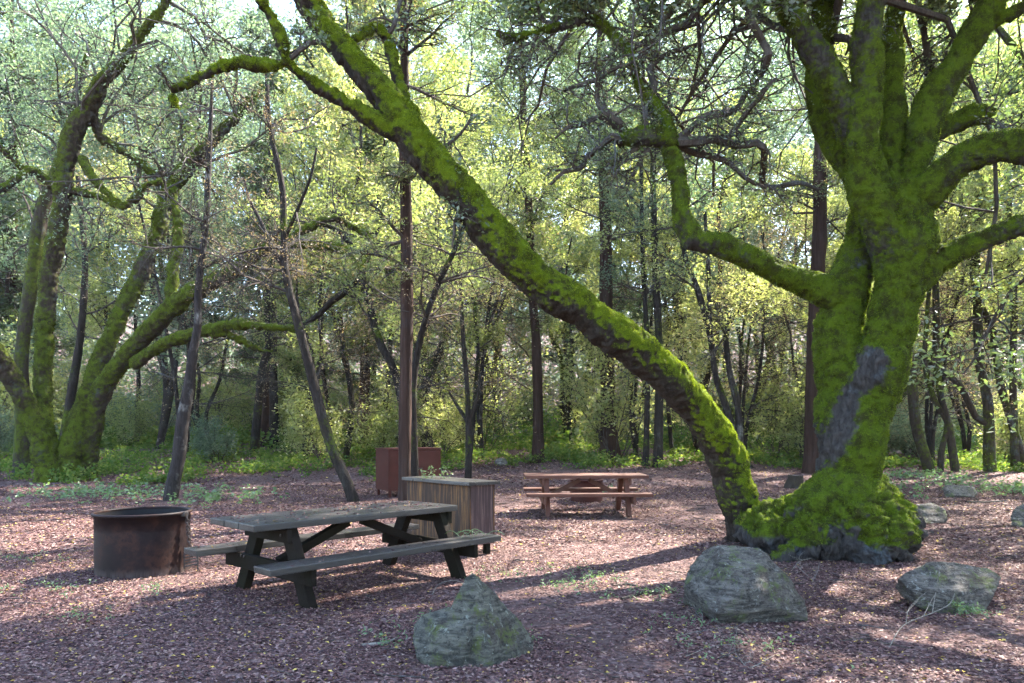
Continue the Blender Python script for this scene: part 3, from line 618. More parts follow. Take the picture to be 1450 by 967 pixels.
for x0, py, r_, lb, sd in [(914, 655, 4.5, 'thin dark trunk right of the thick redwood', 67), (931, 662, 7, 'dark slim trunk between the thick redwood and the leaning oak', 68)]:
    simple_tree('slender_tree', lb, 'tree', [[(x0, py+5, r_+2, d), (x0+1, 640, r_, d), (x0+2, 580, r_*.9, d), (x0+3, 500, r_*.8, d), (x0-3, 380, r_*.7, d), (x0-6, 240, r_*.6, d), (x0-2, 60, r_*.4, d)]], M['dark'], (BAY, 6, 18, 3, M['leaf_bay'], 5, .10, .045, .28), seed=sd, moss=.2)
d = dg(664)-2
simple_tree('redwood_tree', 'tall dark straight redwood trunk directly behind the huge mossy oak', 'tree',
 [[(1149,690,16,d),(1150,650,12,d),(1151,600,11,d),(1152,520,10.5,d),(1155,440,10,d),(1158,380,10,d),(1161,320,9.5,d),(1161,240,9,d),(1163,150,8,d),(1165,20,7,d),(1168,-140,5,d),(1170,-300,2.5,d)]],
 M['red'], (RED, 7.5, 46, 2.6, M['needle'], 4, .10, .028, .16), seed=69, moss=.05, sides=14)
def several(rows, name, matk, moss, crown, d0, sd):
    for k, (lb, paths) in enumerate(rows):
        simple_tree(name, lb, 'tree', [[(a[0], a[1], a[2], a[3] if len(a) > 3 else d0) for a in p] for p in paths], M[matk], crown, seed=sd+k, moss=moss)
d = dg(664)
LC = (BAY, 5.0, 14, 3, M['leaf_yel'], 5, .10, .045, .28)
several([
 ('pale slim trunk bowing left, just left of the leaning oak base', [[(1062,665,6.5),(1051,643,5),(1044,573,5),(1034,531,4.5),(1028,475,4),(1037,450,3.5),(1058,422,3),(1075,390,2)]]),
 ('pale grey forked trunk seen through the bend of the leaning oak', [[(1050,668,6),(1041,622,5.5),(1027,573,5),(1013,531,4.5),(1006,478,4.5),(988,411,4.5),(971,366,4),(962,300,3.5),(950,200,3),(945,80,2)], [(1006,478,3.5),(1004,420,3.2),(1003,380,3),(998,300,2.2)]]),
], 'slender_tree', 'grey', .2, LC, d, 80)
several([
 ('dark bowed trunk right of the huge oak', [[(1318,672,8),(1311,650,7.5),(1297,601,7),(1291,538,6.5),(1286,470,5.5),(1290,380,5),(1296,250,4),(1290,80,3)]]),
 ('slim mossy curved trunk behind the low squarish boulder', [[(1353,668,6),(1349,640,5.5),(1343,600,5),(1332,560,4.6),(1326,496,4.5),(1325,408,4.5),(1318,300,4),(1322,180,3),(1318,20,2)]]),
 ('thin leaning stem forking in front of the right woodland', [[(1332,676,4),(1333,640,4),(1341,600,3.5),(1325,570,3.5),(1310,520,3),(1312,460,3),(1318,400,2.5),(1340,340,2)]]),
 ('straight mossy trunk left of the bushy sapling at the right', [[(1404,676,9),(1401,650,8),(1399,573,6.5),(1388,517,6),(1385,468,6),(1384,408,5.5),(1382,366,5),(1384,260,4.5),(1380,120,3.5),(1376,-40,2.5)], [(1398,600,5),(1382,590,4.5),(1360,548,4.5),(1336,525,4),(1318,512,3.5),(1302,500,2.5)]]),
 ('crooked mossy trunk near the right edge', [[(1452,672,6),(1445,640,5.5),(1430,590,5),(1417,545,5),(1410,500,4.6),(1404,465,4.5),(1385,420,4),(1370,350,3.5),(1360,260,3),(1366,120,2)]]),
 ('thin upright trunk at the right edge', [[(1438,660,6),(1436,600,5),(1434,520,4.6),(1436,430,4.2),(1428,330,4),(1432,200,3),(1430,50,2)]]),
], 'slender_tree', 'leftoak', .42, LC, d-1.5, 90)
d = dg(650)
several([
 ('dark leaning trunk right of the brown locker', [[(610,655,11),(605,626,9),(600,590,8),(601,555,7.5),(614,517,6.5),(632,470,5.5),(640,400,4.5),(630,300,4),(640,180,3)]]),
 ('thin upright trunk behind the wooden cupboard', [[(662,690,5,19),(664,640,5,19),(663,590,4,19),(661,540,3.5,19),(656,480,3,19),(652,400,2.5,19),(650,300,1.6,19)], [(664,600,3,19),(648,575,2.5,19),(636,555,1.5,19)], [(664,595,3,19),(676,560,2.5,19),(680,530,1.5,19)]]),
 ('dark slanting trunk left of the lichen spotted tree', [[(85,660,7,27),(95,600,6.5,27),(103,545,6,27),(112,490,5,27),(118,430,4.5,27),(120,360,4,27),(110,250,3,27)]]),
 ('dark trunk with a bend behind the brown locker', [[(584,662,7,24),(574,600,6,24),(560,530,5.5,24),(541,492,5.5,24),(530,460,5.5,24),(522,425,5.5,24),(511,390,6.5,24),(521,359,6.5,23.8),(528,339,5,23.6),(538,305,3.5,23.4),(530,270,2,23.2)], [(511,390,5,24),(487,414,5,24.2),(468,428,4.5,24.4),(452,445,4,24.6),(432,458,3,24.8),(415,462,2,25)], [(521,359,5,23.8),(500,350,4.5,23.5),(484,330,4,23.3),(462,318,3.5,23.1),(445,318,2.5,23)], [(524,350,4.5,23.8),(538,358,4,23.9),(551,359,3.5,24),(566,345,2.5,24.2)], [(530,335,4,23.6),(512,325,3.5,23.5),(490,310,3,23.3),(470,300,2,23.2)]]),
 ('pale smooth trunk far behind the leaning sapling', [[(388,650,7,38),(388,600,6.5,38),(387,540,6,38),(386,470,6,38),(386,400,5.5,38),(383,300,5,38),(385,180,4,38)]]),
 ('mossy dark trunk between the clump and the leaning sapling', [[(360,640,7,30),(365,580,6,30),(372,520,5.5,30),(380,490,5,30),(378,430,4,30),(390,350,3,30)]]),
], 'slender_tree', 'dark', .3, LC, d, 100)
print('singles', round(time.time()-T0, 1))
# ================================================================== BACKGROUND FOREST
def variant(kind, seed):
    """one trunk mesh and one crown mesh, reused by the copies"""
    r = np.random.default_rng(seed); tubes = Tubes(); tips = []
    if kind == 'redwood':
        h = 23; n = 12; z = np.linspace(0, h, n); c = np.stack([fbm(np.stack([z*0, z*0, z], 1), .1, 2, seed)*.5, z*0, z, np.linspace(.30, .03, n)], 1)
        c[0, 3] = .48; paths = [c]; spec, z0, cnt, L, lm_, k, lL, lW, sp_ = RED, 3.5, 64, 3.0, M['needle'], 5, .17, .05, .24
    elif kind == 'bay':
        paths = []
        for q in range(3):
            a = r.random()*6.28; n = 9; z = np.linspace(0, 13+4*r.random(), n); ln = .12+.12*r.random()
            paths.append(np.stack([np.cos(a)*z*ln+fbm(np.stack([z, z*0+q, z*0], 1), .25, 2, seed)*.8, np.sin(a)*z*ln+fbm(np.stack([z, z*0, z*0+q], 1), .25, 2, seed+1)*.8, z, np.linspace(.12, .02, n)], 1))
            paths[-1][0, :2] = 0
        spec, z0, cnt, L, lm_, k, lL, lW, sp_ = BAY, 4.2, 40, 3.4, M['leaf_bay'], 6, .15, .065, .36
    elif kind == 'slim':
        n = 10; z = np.linspace(0, 15, n); c = np.stack([fbm(np.stack([z, z*0, z*0], 1), .22, 2, seed)*1.3+z*.05, fbm(np.stack([z, z*0+5, z*0], 1), .22, 2, seed)*1.2, z, np.linspace(.11, .02, n)], 1)
        c[0, :2] = c[1, :2]*.6
        paths = [c]; spec, z0, cnt, L, lm_, k, lL, lW, sp_ = BAY, 4.0, 26, 2.8, M['leaf_yel'], 6, .14, .065, .36
    elif kind == 'oak':
        paths = []
        for q in range(4):
            a = q*1.6+r.random(); n = 9; z = np.linspace(0, 9+3*r.random(), n); ln = .25+.35*r.random()
            paths.append(np.stack([np.cos(a)*z*ln+fbm(np.stack([z, z*0+q, z*0], 1), .35, 2, seed)*1.2, np.sin(a)*z*ln+fbm(np.stack([z, z*0, z*0+q], 1), .35, 2, seed+1)*1.2, z, np.linspace(.2, .04, n)], 1))
            paths[-1][0, :2] = 0
        spec, z0, cnt, L, lm_, k, lL, lW, sp_ = OAK, 3.8, 34, 3.8, M['leaf_oak'], 6, .13, .06, .34
    elif kind == 'bare':
        paths = []
        for q in range(3):
            a = r.random()*6.28; n = 9; z = np.linspace(0, 9+3*r.random(), n); ln = .06+.16*r.random()
            paths.append(np.stack([np.cos(a)*z*ln+fbm(np.stack([z, z*0+q, z*0], 1), .3, 2, seed)*.7, np.sin(a)*z*ln+fbm(np.stack([z, z*0, z*0+q], 1), .3, 2, seed+1)*.7, z, np.linspace(.075, .015, n)], 1))
            paths[-1][0, :2] = 0
        spec, z0, cnt, L, lm_, k, lL, lW, sp_ = BARE, 1.8, 60, 2.6, M['dry'], 1, .07, .03, .2
    t = Tubes(); cl = []
    for c in paths:
        s = spline(c, .5); t.add(s[:, :3], s[:, 3], 9); cl.append(s[s[:, 2] > z0])
    V, Q = t.build(); tm = mesh_np('trunk', V, [Q], M[{'redwood': 'red', 'bay': 'dark', 'slim': 'dark', 'oak': 'leftoak', 'bare': 'grey'}[kind]])
    set_moss(tm, moss_of(V, vnormals(tm), {'redwood': .02, 'bay': .3, 'slim': .3, 'oak': .55, 'bare': .25}[kind], .3, seed))
    c = np.vstack(cl); top = c[:, 2].max()
    for _ in range(cnt):
        i = int(r.random()*(len(c)-1)); dd = unit(c[min(i+1, len(c)-1), :3]-c[i, :3]+1e-4); q = r.normal(size=3); q[2] *= .35; q = unit(q)
        ll = L*(.6+.6*r.random())*(1.15-.75*(c[i, 2]/top) if kind == 'redwood' else 1)
        grow(r, c[i, :3], unit(dd*.25+q), ll, min(c[i, 3]*.4, .05), 0, spec, tubes, tips)
    cm = crown_mesh('crown', r, tubes, tips, lm_, k, lL, lW, sp_); set_moss(cm, np.full(len(cm.vertices), .2))
    return tm, cm
def bush_variant(seed, h, leafm, k=7, lL=.11, lW=.055, stems=11):
    r = np.random.default_rng(seed); tubes = Tubes(); tips = []
    for q in range(stems):
        a = r.random()*6.28; d0 = unit(np.array([math.cos(a)*.45, math.sin(a)*.45, 1.]))
        grow(r, np.array([math.cos(a)*.12, math.sin(a)*.12, -.05]), d0, h*(.7+.5*r.random()), .02, 0, BAY, tubes, tips)
    tv, tq = tubes.build(); sm = mesh_np('stem', tv, [tq], M['twig'])
    lv, lq = leaves(r, np.vstack(tips), k, lL, lW, .22*h/2.5+.08); fm = mesh_np('foliage', lv, [lq], leafm, False)
    return sm, fm
VAR = {k: [variant(k, s) for s in ss] for k, ss in dict(redwood=(201, 202), bay=(203, 204), slim=(205, 206, 207), oak=(208, 209), bare=(210, 211)).items()}
BUSH = [bush_variant(301, 2.6, M['leaf_yel'], 4), bush_variant(302, 3.6, M['leaf_yel'], 4, .12, .06), bush_variant(303, 1.7, M['leaf_bay'], 5, .09, .045)]
print('variants', [(k, len(v[0][1].polygons)) for k, v in VAR.items()], round(time.time()-T0, 1))
protos = {}
def put(kind, vi, x, y, s, rz):
    key = (kind, vi)
    nm, lb, cat, gr = {
     'redwood': ('redwood_tree', 'straight reddish trunked redwood standing back in the woodland', 'tree', 'redwoods standing back in the woodland'),
     'bay': ('bay_tree', 'many stemmed leafy tree in the woodland beyond the clearing', 'tree', 'many stemmed trees in the woodland'),
     'slim': ('slender_tree', 'slender sunlit tree in the woodland beyond the clearing', 'tree', 'slender trees in the woodland'),
     'oak': ('oak_tree', 'spreading crooked oak in the woodland beyond the clearing', 'tree', 'crooked oaks in the woodland'),
     'bare': ('twiggy_tree', 'bare twiggy thin stemmed tree at the edge of the woodland', 'tree', 'bare twiggy trees at the woodland edge'),
     'bush': ('bush', 'sunlit leafy bush along the edge of the woodland', 'bush', 'bushes along the woodland edge')}[kind]
    if key not in protos:
        root = empty(nm, label=lb, cat=cat, group=gr)
        if kind == 'bush': link('stem', BUSH[vi][0], root); link('foliage', BUSH[vi][1], root)
        else: link('trunk', VAR[kind][vi][0], root); link('crown', VAR[kind][vi][1], root)
        protos[key] = root
    else:
        src = protos[key]; root = src.copy(); COL.objects.link(root)
        for ch in src.children:
            c = ch.copy(); COL.objects.link(c); c.parent = root
    root.location = (x, y, g1(x, y)-.05); root.rotation_euler = (0, 0, rz); root.scale = (s, s, s*(.92+.2*((x*7.3) % 1)))
    return root
fr = np.random.default_rng(77)
placed = []
def scatter(kind, nvar, count, y0, y1, smin, smax, gap, wide=.86, power=1.0):
    k = 0; tries = 0
    while k < count and tries < count*60:
        tries += 1
        y = y0+(y1-y0)*fr.random()**power; x = (fr.random()*2-1)*(wide*y+1)
        if any((x-a)**2+(y-b)**2 < gap**2 for a, b in placed): continue
        placed.append((x, y)); put(kind, k % nvar, x, y, smin+(smax-smin)*fr.random(), fr.random()*6.28); k += 1
scatter('slim', 3, 12, 27, 42, .85, 1.3, 2.0)
scatter('bay', 2, 4, 30, 50, .9, 1.3, 2.2)
scatter('oak', 2, 5, 28, 46, .8, 1.3, 2.4)
scatter('redwood', 2, 9, 32, 60, .9, 1.35, 2.4)
scatter('slim', 3, 8, 42, 62, 1.1, 1.6, 2.0)
scatter('bay', 2, 6, 46, 62, 1.4, 1.9, 2.4)
for x_, y_, s_ in [(-18, 36, 1.5), (-4.5, 42, 1.5), (-30, 40, 1.6), (-10, 46, 1.7)]: put('bay', int(x_*7) % 2, x_, y_, s_, x_)
for k_, (x_, y_, s_) in enumerate([(-3.4, 24.5, 1.1), (-8.0, 27.5, 1.1), (-1.2, 29, 1.2), (-12.5, 27, 1.2), (5.2, 29.5, 1.1), (12, 27.5, 1.0), (15.5, 26, 1.0), (18, 28, 1.1), (9.4, 28.5, 1.1)]): put('bare', k_ % 2, x_, y_, s_, x_*3)
for x_, y_, s_ in [(14.5, 13, 1.1), (13, 8.5, 1.0), (19, 18, 1.3), (11.5, 4, .9)]: put('oak', int(x_*7) % 2, x_, y_, s_, x_)  # oaks outside the view on the right, added to shade the foreground
placed = []
scatter('bush', 3, 30, 26.5, 40, .7, 1.35, 1.1, power=1.5)
scatter('bush', 3, 44, 40, 60, 1.1, 1.9, 1.5)
# woodland too far and dense to count
r = np.random.default_rng(5); n_ = 10500
yy = 60+30*r.random(n_); xx = (r.random(n_)*2-1)*(yy*.95); hh = r.random(n_)**.85*(40+.3*(yy-60))*(1+.25*fbm(np.stack([xx, yy, xx*0], 1), .08, 3, 8))
cc = np.stack([xx, yy, gz(xx, yy)+hh], 1)
v1, q1 = leaves(r, cc, 34, .5, .24, 1.5)
link('far_woodland', mesh_np('far_woodland', v1, [q1], M['leaf_far'], False), kind='stuff')
print('forest', round(time.time()-T0, 1))

# low green cover under the trees beyond the clearing
r = np.random.default_rng(6); n_ = 60000
yy = 19+19*r.random(n_)**1.3; xx = (r.random(n_)*2-1)*(yy*.85)
edge = np.where(xx < -3.0, 20.3+.8*np.sin(xx*.7), np.where(xx < 4, 24.6, 24.0))+1.6*fbm(np.stack([xx, yy, xx*0], 1), .35, 3, 4)
ok = (yy > edge) & (fbm(np.stack([xx, yy, xx*0], 1), .7, 3, 14) > .02)
xx, yy = xx[ok], yy[ok]
hgt = .05+.32*r.random(len(xx))**1.5*(.5+sstep(-.4, .4, fbm(np.stack([xx, yy, xx*0], 1), .9, 2, 15)))
cc = np.stack([xx, yy, gz(xx, yy)+hgt], 1)
v1, q1 = leaves(r, cc, 4, .10, .075, .12, flat=.3)
n_ = 26000; yy = 36+34*r.random(n_); xx = (r.random(n_)*2-1)*(yy*.9); cc = np.stack([xx, yy, gz(xx, yy)+.1+.9*r.random(n_)**2], 1)
v2, q2 = leaves(r, cc, 3, .26, .17, .35, flat=.4); q1 = np.vstack([q1, q2+len(v1)]); v1 = np.vstack([v1, v2])
link('ground_cover', mesh_np('ground_cover', v1, [q1], M['cover'], False), kind='stuff')

# ================================================================== LEAF LITTER
r = np.random.default_rng(8)
def litter(n, y0, y1, L, W, lift=.012):
    y = np.sqrt(y0*y0+(y1*y1-y0*y0)*r.random(n)); x = (r.random(n)*2-1)*(y*.82+.6)
    bare = fbm(np.stack([x, y, x*0], 1), .55, 4, 61); kp = r.random(n) < 1-.75*sstep(.12, .34, bare); x, y = x[kp], y[kp]; n = len(x)
    z = gz(x, y)+lift*r.random(n)
    a = r.random(n)*6.283; d = np.stack([np.cos(a), np.sin(a), r.normal(size=n)*.22], 1); up = np.stack([r.normal(size=n)*.33, r.normal(size=n)*.33, np.ones(n)], 1)
    w_ = np.cross(d, up); w_ /= np.linalg.norm(w_, axis=1, keepdims=True); nn = np.cross(w_, d)*-1; nn[nn[:, 2] < 0] *= -1
    s = (.5+.9*r.random((n, 1))); l = L*s; wd = W*s*(.6+.7*r.random((n, 1))); c = l*(.28*r.random((n, 1))-.06)
    b = np.stack([x, y, z], 1)-d*l*.5
    V = np.stack([b, b+d*l*.45+w_*wd*.5+nn*c, b+d*l+nn*c*.4, b+d*l*.45-w_*wd*.5+nn*c], 1).reshape(-1, 3)
    return V, np.arange(n*4).reshape(n, 4)
LP = [(*litter(230000, 3.9, 9.5, .030, .016), 0), (*litter(190000, 9.5, 19, .046, .026), 0), (*litter(70000, 19, 32, .085, .05), 0)]
V, Q, _ = join(LP); link('leaf_litter', mesh_np('leaf_litter', V, [Q], M['litter'], False), kind='stuff')
print('litter', round(time.time()-T0, 1))

# small herbs in the litter
r = np.random.default_rng(9); pts = []
for px, py, n_, sp in [(840,822,34,.28),(812,838,30,.2),(925,845,24,.2),(860,700,14,.3),(1240,690,30,.5),(1245,702,20,.5),(1390,690,60,.8),(1300,676,70,.8),(1440,700,40,.6),(610,880,12,.12),(545,912,10,.08),(710,822,24,.25),(180,700,50,1.1),(290,708,60,.8),(120,700,60,.9),(60,840,20,.25),(1375,873,30,.06),(215,842,10,.05),(20,800,20,.3),(120,880,10,.15),(740,912,8,.08),(960,884,10,.15),(1010,912,12,.3),(1060,925,8,.3)]:
    dd = 5.0
    while 1.55-(py-YH)/F*dd > g1((px-CX)/F*dd, dd): dd += .03
    a = r.normal(size=(n_, 2))*sp; x = (px-CX)/F*dd+a[:, 0]; y = dd+a[:, 1]*.8; pts.append(np.stack([x, y, gz(x, y)+.03+.05*r.random(n_)*(1+(dd > 12)*1.6)], 1))
big = [p for p in pts if p[0, 1] > 12]; sm = [p for p in pts if p[0, 1] <= 12]
A = leaves(r, np.vstack(sm), 7, .032, .012, .05, flat=.6); B = leaves(r, np.vstack(big), 9, .09, .05, .14, flat=.5)
V, Q, _ = join([(*A, 0), (*B, 0)]); link('low_herbs', mesh_np('low_herbs', V, [Q], M['herb'], False), kind='stuff')

# ================================================================== FURNITURE
def boxes(name, L, material, parent=None, bev=.008, jit=0, seed=0, **k):
    """L: (centre, size, rotation matrix or None[, shear])"""
    bm = bmesh.new(); r = np.random.default_rng(seed)
    for b in L:
        c, s = Vector(b[0]), b[1]; R = (b[2].to_4x4() if len(b) > 2 and b[2] is not None else Matrix.Identity(4))
        res = bmesh.ops.create_cube(bm, size=1.0, matrix=Matrix.Translation(c) @ R @ Matrix.Diagonal((s[0], s[1], s[2], 1)))
        if jit:
            for v in res['verts']: v.co += Vector(r.normal(size=3)*jit)
    bmesh.ops.bevel(bm, geom=list(bm.edges), offset=bev, segments=2, affect='EDGES', profile=.6)
    me = bpy.data.meshes.new(name); bm.to_mesh(me); bm.free(); me.materials.append(material)
    return link(name, me, parent, **k)
def rotY(a): return Matrix.Rotation(a, 3, 'Y')
def rotX(a): return Matrix.Rotation(a, 3, 'X')
def picnic(label, loc, rz, mt, ml, tl, bl, boff, seed, rx=0):
    """x runs along the table; the origin is under the middle of the top"""
    root = empty('picnic_table', loc, rz, label=label, cat='picnic table')
    tz = .77; th = .062
    boxes('tabletop', [((0, (i-1.0)*.288, tz-th/2), (tl, .28, th)) for i in range(3)], mt, root, .009, .0015, seed)
    for s in (-1, 1): boxes('bench_seat', [((boff, s*.70, .45-.03), (bl, .285, .06))], mt, root, .009, .002, seed+s)
    for e in (-1, 1):
        x = e*(tl/2-.42)+(rx if e > 0 else 0)
        for s in (-1, 1):
            a = math.atan2(.36, .70); ln = .86
            boxes('leg', [((x, s*.44, .355), (.085, .15, ln-.03), rotX(s*a))], ml, root, .008, .001, seed)
        boxes('bench_beam', [((x+e*.068, 0, .45-.06-.075), (.05, 1.62, .145))], ml, root, .007, .001, seed)
        boxes('top_cleat', [((x+e*.068, 0, tz-th-.07), (.05, .80, .13))], ml, root, .007, .001, seed)
        # diagonal brace from the bench beam up to the middle of the top
        x0, z0, x1, z1 = x-e*.045, .34, e*.09+rx*.5, tz-th-.05; dx, dz = x1-x0, z1-z0
        boxes('brace', [(((x0+x1)/2, 0, (z0+z1)/2), (math.hypot(dx, dz), .085, .085), rotY(-math.atan2(dz, dx)))], ml, root, .006, .001, seed)
        # bolt heads
        for s in (-1, 1):
            for zz, yy in ((.37, .46), (.37, .40), (.64, .30)):
                bm = bmesh.new(); bmesh.ops.create_cone(bm, cap_ends=True, segments=8, radius1=.013, radius2=.011, depth=.014, matrix=Matrix.Translation((x+e*.098, s*yy, zz)) @ Matrix.Rotation(math.pi/2, 4, 'Y'))
                me = bpy.data.meshes.new('bolt'); bm.to_mesh(me); bm.free(); me.materials.append(M['steel']); link('bolt', me, root)
    return root
u = np.array([.68, .733]); nrm = np.array([.733, -.68])
near = np.array([-2.22, 6.08]); tl = 2.38
ctr2 = near+u*tl/2-nrm*.43
rzt = math.atan2(u[1], u[0])
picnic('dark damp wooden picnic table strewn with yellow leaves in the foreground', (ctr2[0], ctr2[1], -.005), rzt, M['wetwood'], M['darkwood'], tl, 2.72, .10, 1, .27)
picnic('reddish brown wooden picnic table standing in the sun further back', (1.43, 13.95, g1(1.43, 13.95)), math.radians(1.5), M['orangewood'], M['orangewood'], 2.38, 2.36, 0, 2)
# leaves lying on the dark table and its benches
r = np.random.default_rng(12)
def on_table(n, y0, y1, z, L0, L1):
    a = L0+(L1-L0)*r.random(n); b = y0+(y1-y0)*r.random(n)
    x = ctr2[0]+u[0]*a-u[1]*b; y = ctr2[1]+u[1]*a+u[0]*b
    return np.stack([x, y, np.full(n, z)], 1)
pp = np.vstack([on_table(230, -.42, .42, .768, -1.15, 1.15), on_table(160, -.1, .42, .768, 0, 1.1), on_table(30, -.83, -.57, .448, -1.2, 1.4), on_table(26, .57, .83, .448, -1.2, 1.4)])
V, Q = leaves(r, pp, 1, .036, .016, .0, flat=.08, curl=.2); link('fallen_leaves', mesh_np('fallen_leaves', V, [Q], M['litter'], False), kind='stuff')

# --- wooden cupboard at the end of the table
cc_ = np.array([-.534, 8.9]); du = np.array([-.655, .755]); du = du/np.linalg.norm(du); dv = np.array([-du[1]*-1, du[0]*-1])  # du: away along the long side, dv: to the right
dv = np.array([du[1], -du[0]])
Lc, Wc, Hc = 1.46, .41, .90
cab = empty('cupboard', (*(cc_+du*Lc/2+dv*Wc/2), 0), math.atan2(du[1], du[0]), label='streaked plywood cupboard with an overhanging top at the end of the dark table', cat='cupboard')
# local x along du, local y = left normal of du; near corner at (-L/2, ...)
boxes('side_panel', [((0, Wc/2-.012, Hc/2+.07), (Lc, .022, Hc-.14))], M['ply'], cab, .003)
boxes('side_panel', [((0, -Wc/2+.012, Hc/2+.07), (Lc, .022, Hc-.14))], M['ply'], cab, .003)
boxes('end_panel', [((-Lc/2+.0115, 0, Hc/2+.07), (.023, Wc-.049, Hc-.144))], M['plyred'], cab, .003)
boxes('end_panel', [((Lc/2-.0115, 0, Hc/2+.07), (.023, Wc-.049, Hc-.144))], M['plyred'], cab, .003)
boxes('top', [((0, 0, Hc+.024), (Lc+.10, Wc+.10, .045))], M['wetwood'], cab, .006, .001)
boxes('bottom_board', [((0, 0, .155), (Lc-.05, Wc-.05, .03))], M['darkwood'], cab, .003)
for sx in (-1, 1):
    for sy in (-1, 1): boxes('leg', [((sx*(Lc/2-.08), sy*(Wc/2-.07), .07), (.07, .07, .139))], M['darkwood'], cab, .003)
tb = Tubes(); tp = []; r = np.random.default_rng(31)
for k in range(5):
    p0 = np.array([*(cc_+du*(.75+.1*k)+dv*.15), Hc+.05]); grow(r, p0, unit(np.array([r.normal(), r.normal(), .35])), .18, .004, 0, TWIG, tb, tp)
tv, tq = tb.build(); lv, lq = leaves(r, np.vstack(tp), 1, .035, .014, .03)
V, Q, Mi = join([(lv, lq, 0), (tv, tq, 1)]); o = link('leafy_sprig', mesh_np('leafy_sprig', V, [Q], [M['herb'], M['twig']], False, Mi), label='green leafy sprig lying on top of the plywood cupboard', cat='sprig'); set_moss(o.data, np.zeros(len(V)))
tb = Tubes(); b0 = ctr2+u*(.10+1.05)+nrm*.70
for k in range(9):
    p0 = np.array([*(b0+u*(r.normal()*.1)+nrm*r.normal()*.05), .458]); a = r.random()*6.28
    q = [p0+np.array([math.cos(a), math.sin(a), 0])*t*.22+np.array([0, 0, .05*math.sin(t*3)+.004]) for t in np.linspace(0, 1, 6)]; tb.add(q, np.full(6, .0035), 4)
tv, tq = tb.build(); link('moss_strand', mesh_np('moss_strand', tv, [tq], M['herb']), label='pale green lichen strands lying on the near bench by the cupboard', cat='lichen')

# --- brown steel food locker
lk = empty('storage_locker', (-3.02, 16.6, g1(-3, 16.6)), 0, label='brown steel food storage locker on short legs behind the dark table', cat='storage locker')
p1 = np.array([-3.46, 17.0]); pc = np.array([-2.86, 16.35]); p2 = np.array([-1.72, 17.05])
e1 = unit(p2-pc); W1 = np.linalg.norm(p2-pc); e2 = np.array([-e1[1], e1[0]]); W2 = .82
mid = pc+e1*W1/2+e2*W2/2; lk.location = (mid[0], mid[1], g1(*mid)); lk.rotation_euler[2] = math.atan2(e1[1], e1[0])
boxes('body', [((0, 0, .15+.48), (W1, W2, .96))], M['locker'], lk, .006)
boxes('lid', [((0, 0, 1.13), (W1+.05, W2+.05, .03))], M['locker'], lk, .006)
for s in (-1, 1): boxes('door', [((s*(W1/4-.006), -W2/2-.011, .63), (W1/2-.05, .02, .86))], M['locker'], lk, .004)
boxes('handle', [((.10, -W2/2-.04, .66), (.16, .035, .03))], M['steel'], lk, .005)
for sx in (-1, 1):
    for sy in (-1, 1): boxes('leg', [((sx*(W1/2-.05), sy*(W2/2-.05), .07), (.06, .06, .158))], M['locker'], lk, .004)

# --- fire rings
def ring_mesh(R, h, t, seg=96, wob=.004):
    a = np.arange(seg)/seg*2*np.pi; prof = [(R, 0), (R+.002, h*.3), (R-.002, h*.7), (R, h-.035)]
    for k in range(9):
        b = -math.pi/2+k/8*math.pi*1.5; prof.append((R+.006+.019*math.cos(b), h-.017+.019*math.sin(b)))
    prof += [(R-t, h-.03), (R-t, h*.6), (R-t, h*.3), (R-t, 0)]
    V = [[(rr+wob*math.sin(3*x+zz*4))*math.cos(x), (rr+wob*math.sin(3*x+zz*4))*math.sin(x), zz] for rr, zz in prof for x in a]
    n = len(prof); i = np.arange(n*seg).reshape(n, seg); nx = np.roll(i, -1, 1)
    Q = np.stack([i[:-1], nx[:-1], nx[1:], i[1:]], -1).reshape(-1, 4)
    mi = np.repeat(np.array([0]*(n-4)+[1]*3), seg); return V, Q, mi
RX, RY, RR, RH = -4.20, 8.05, .49, .70
fr_ = empty('fire_ring', (RX, RY, g1(RX, RY)-.01), 0, label='tall rusty steel fire ring with a rolled rim beside the dark table', cat='fire ring')
V, Q, mi = ring_mesh(RR, RH, .008); link('ring_wall', mesh_np('ring_wall', V, [Q], [M['rust'], M['char']], True, mi), fr_)
# chain hanging down the right side, with the folded grate at its end
def link_tor(bm, c, R, L=.05, W=.034, r_=.007):
    pts = [Vector(((W/2)*math.cos(a)*1.0, 0, (L/2)*math.sin(a))) for a in np.linspace(0, 2*math.pi, 13)[:-1]]
    rings = []
    for j, p in enumerate(pts):
        tg = (pts[(j+1) % 12]-pts[j-1]).normalized(); nn = Vector((0, 1, 0)); bb = tg.cross(nn)
        rings.append([bm.verts.new(c+R @ (p+nn*r_*math.cos(b)+bb*r_*math.sin(b))) for b in np.linspace(0, 2*math.pi, 7)[:-1]])
    for j in range(12):
        A, B = rings[j], rings[(j+1) % 12]
        for q in range(6): bm.faces.new((A[q], A[(q+1) % 6], B[(q+1) % 6], B[q]))
ang = math.radians(-8); cxl, cyl = (RR+.045)*math.cos(ang), (RR+.045)*math.sin(ang)
bm = bmesh.new()
for k in range(12): link_tor(bm, Vector((cxl+.006*k*.6, cyl-.01, RH-.04-k*.036)), Matrix.Rotation(k*math.pi/2+.4, 3, 'Z'))
me = bpy.data.meshes.new('chain'); bm.to_mesh(me); bm.free(); me.materials.append(M['steel']); link('chain', me, fr_)
bm = bmesh.new()
for k in range(5):
    bmesh.ops.create_cone(bm, cap_ends=True, segments=8, radius1=.008, radius2=.008, depth=.17, matrix=Matrix.Translation((cxl+.055, cyl-.02, RH-.47-k*.034)) @ Matrix.Rotation(math.radians(78), 4, 'Y') @ Matrix.Rotation(.0, 4, 'X'))
for s in (-1, 1):
    bmesh.ops.create_cone(bm, cap_ends=True, segments=8, radius1=.009, radius2=.009, depth=.24, matrix=Matrix.Translation((cxl+.055+s*.075, cyl-.02, RH-.54+s*-.016)))
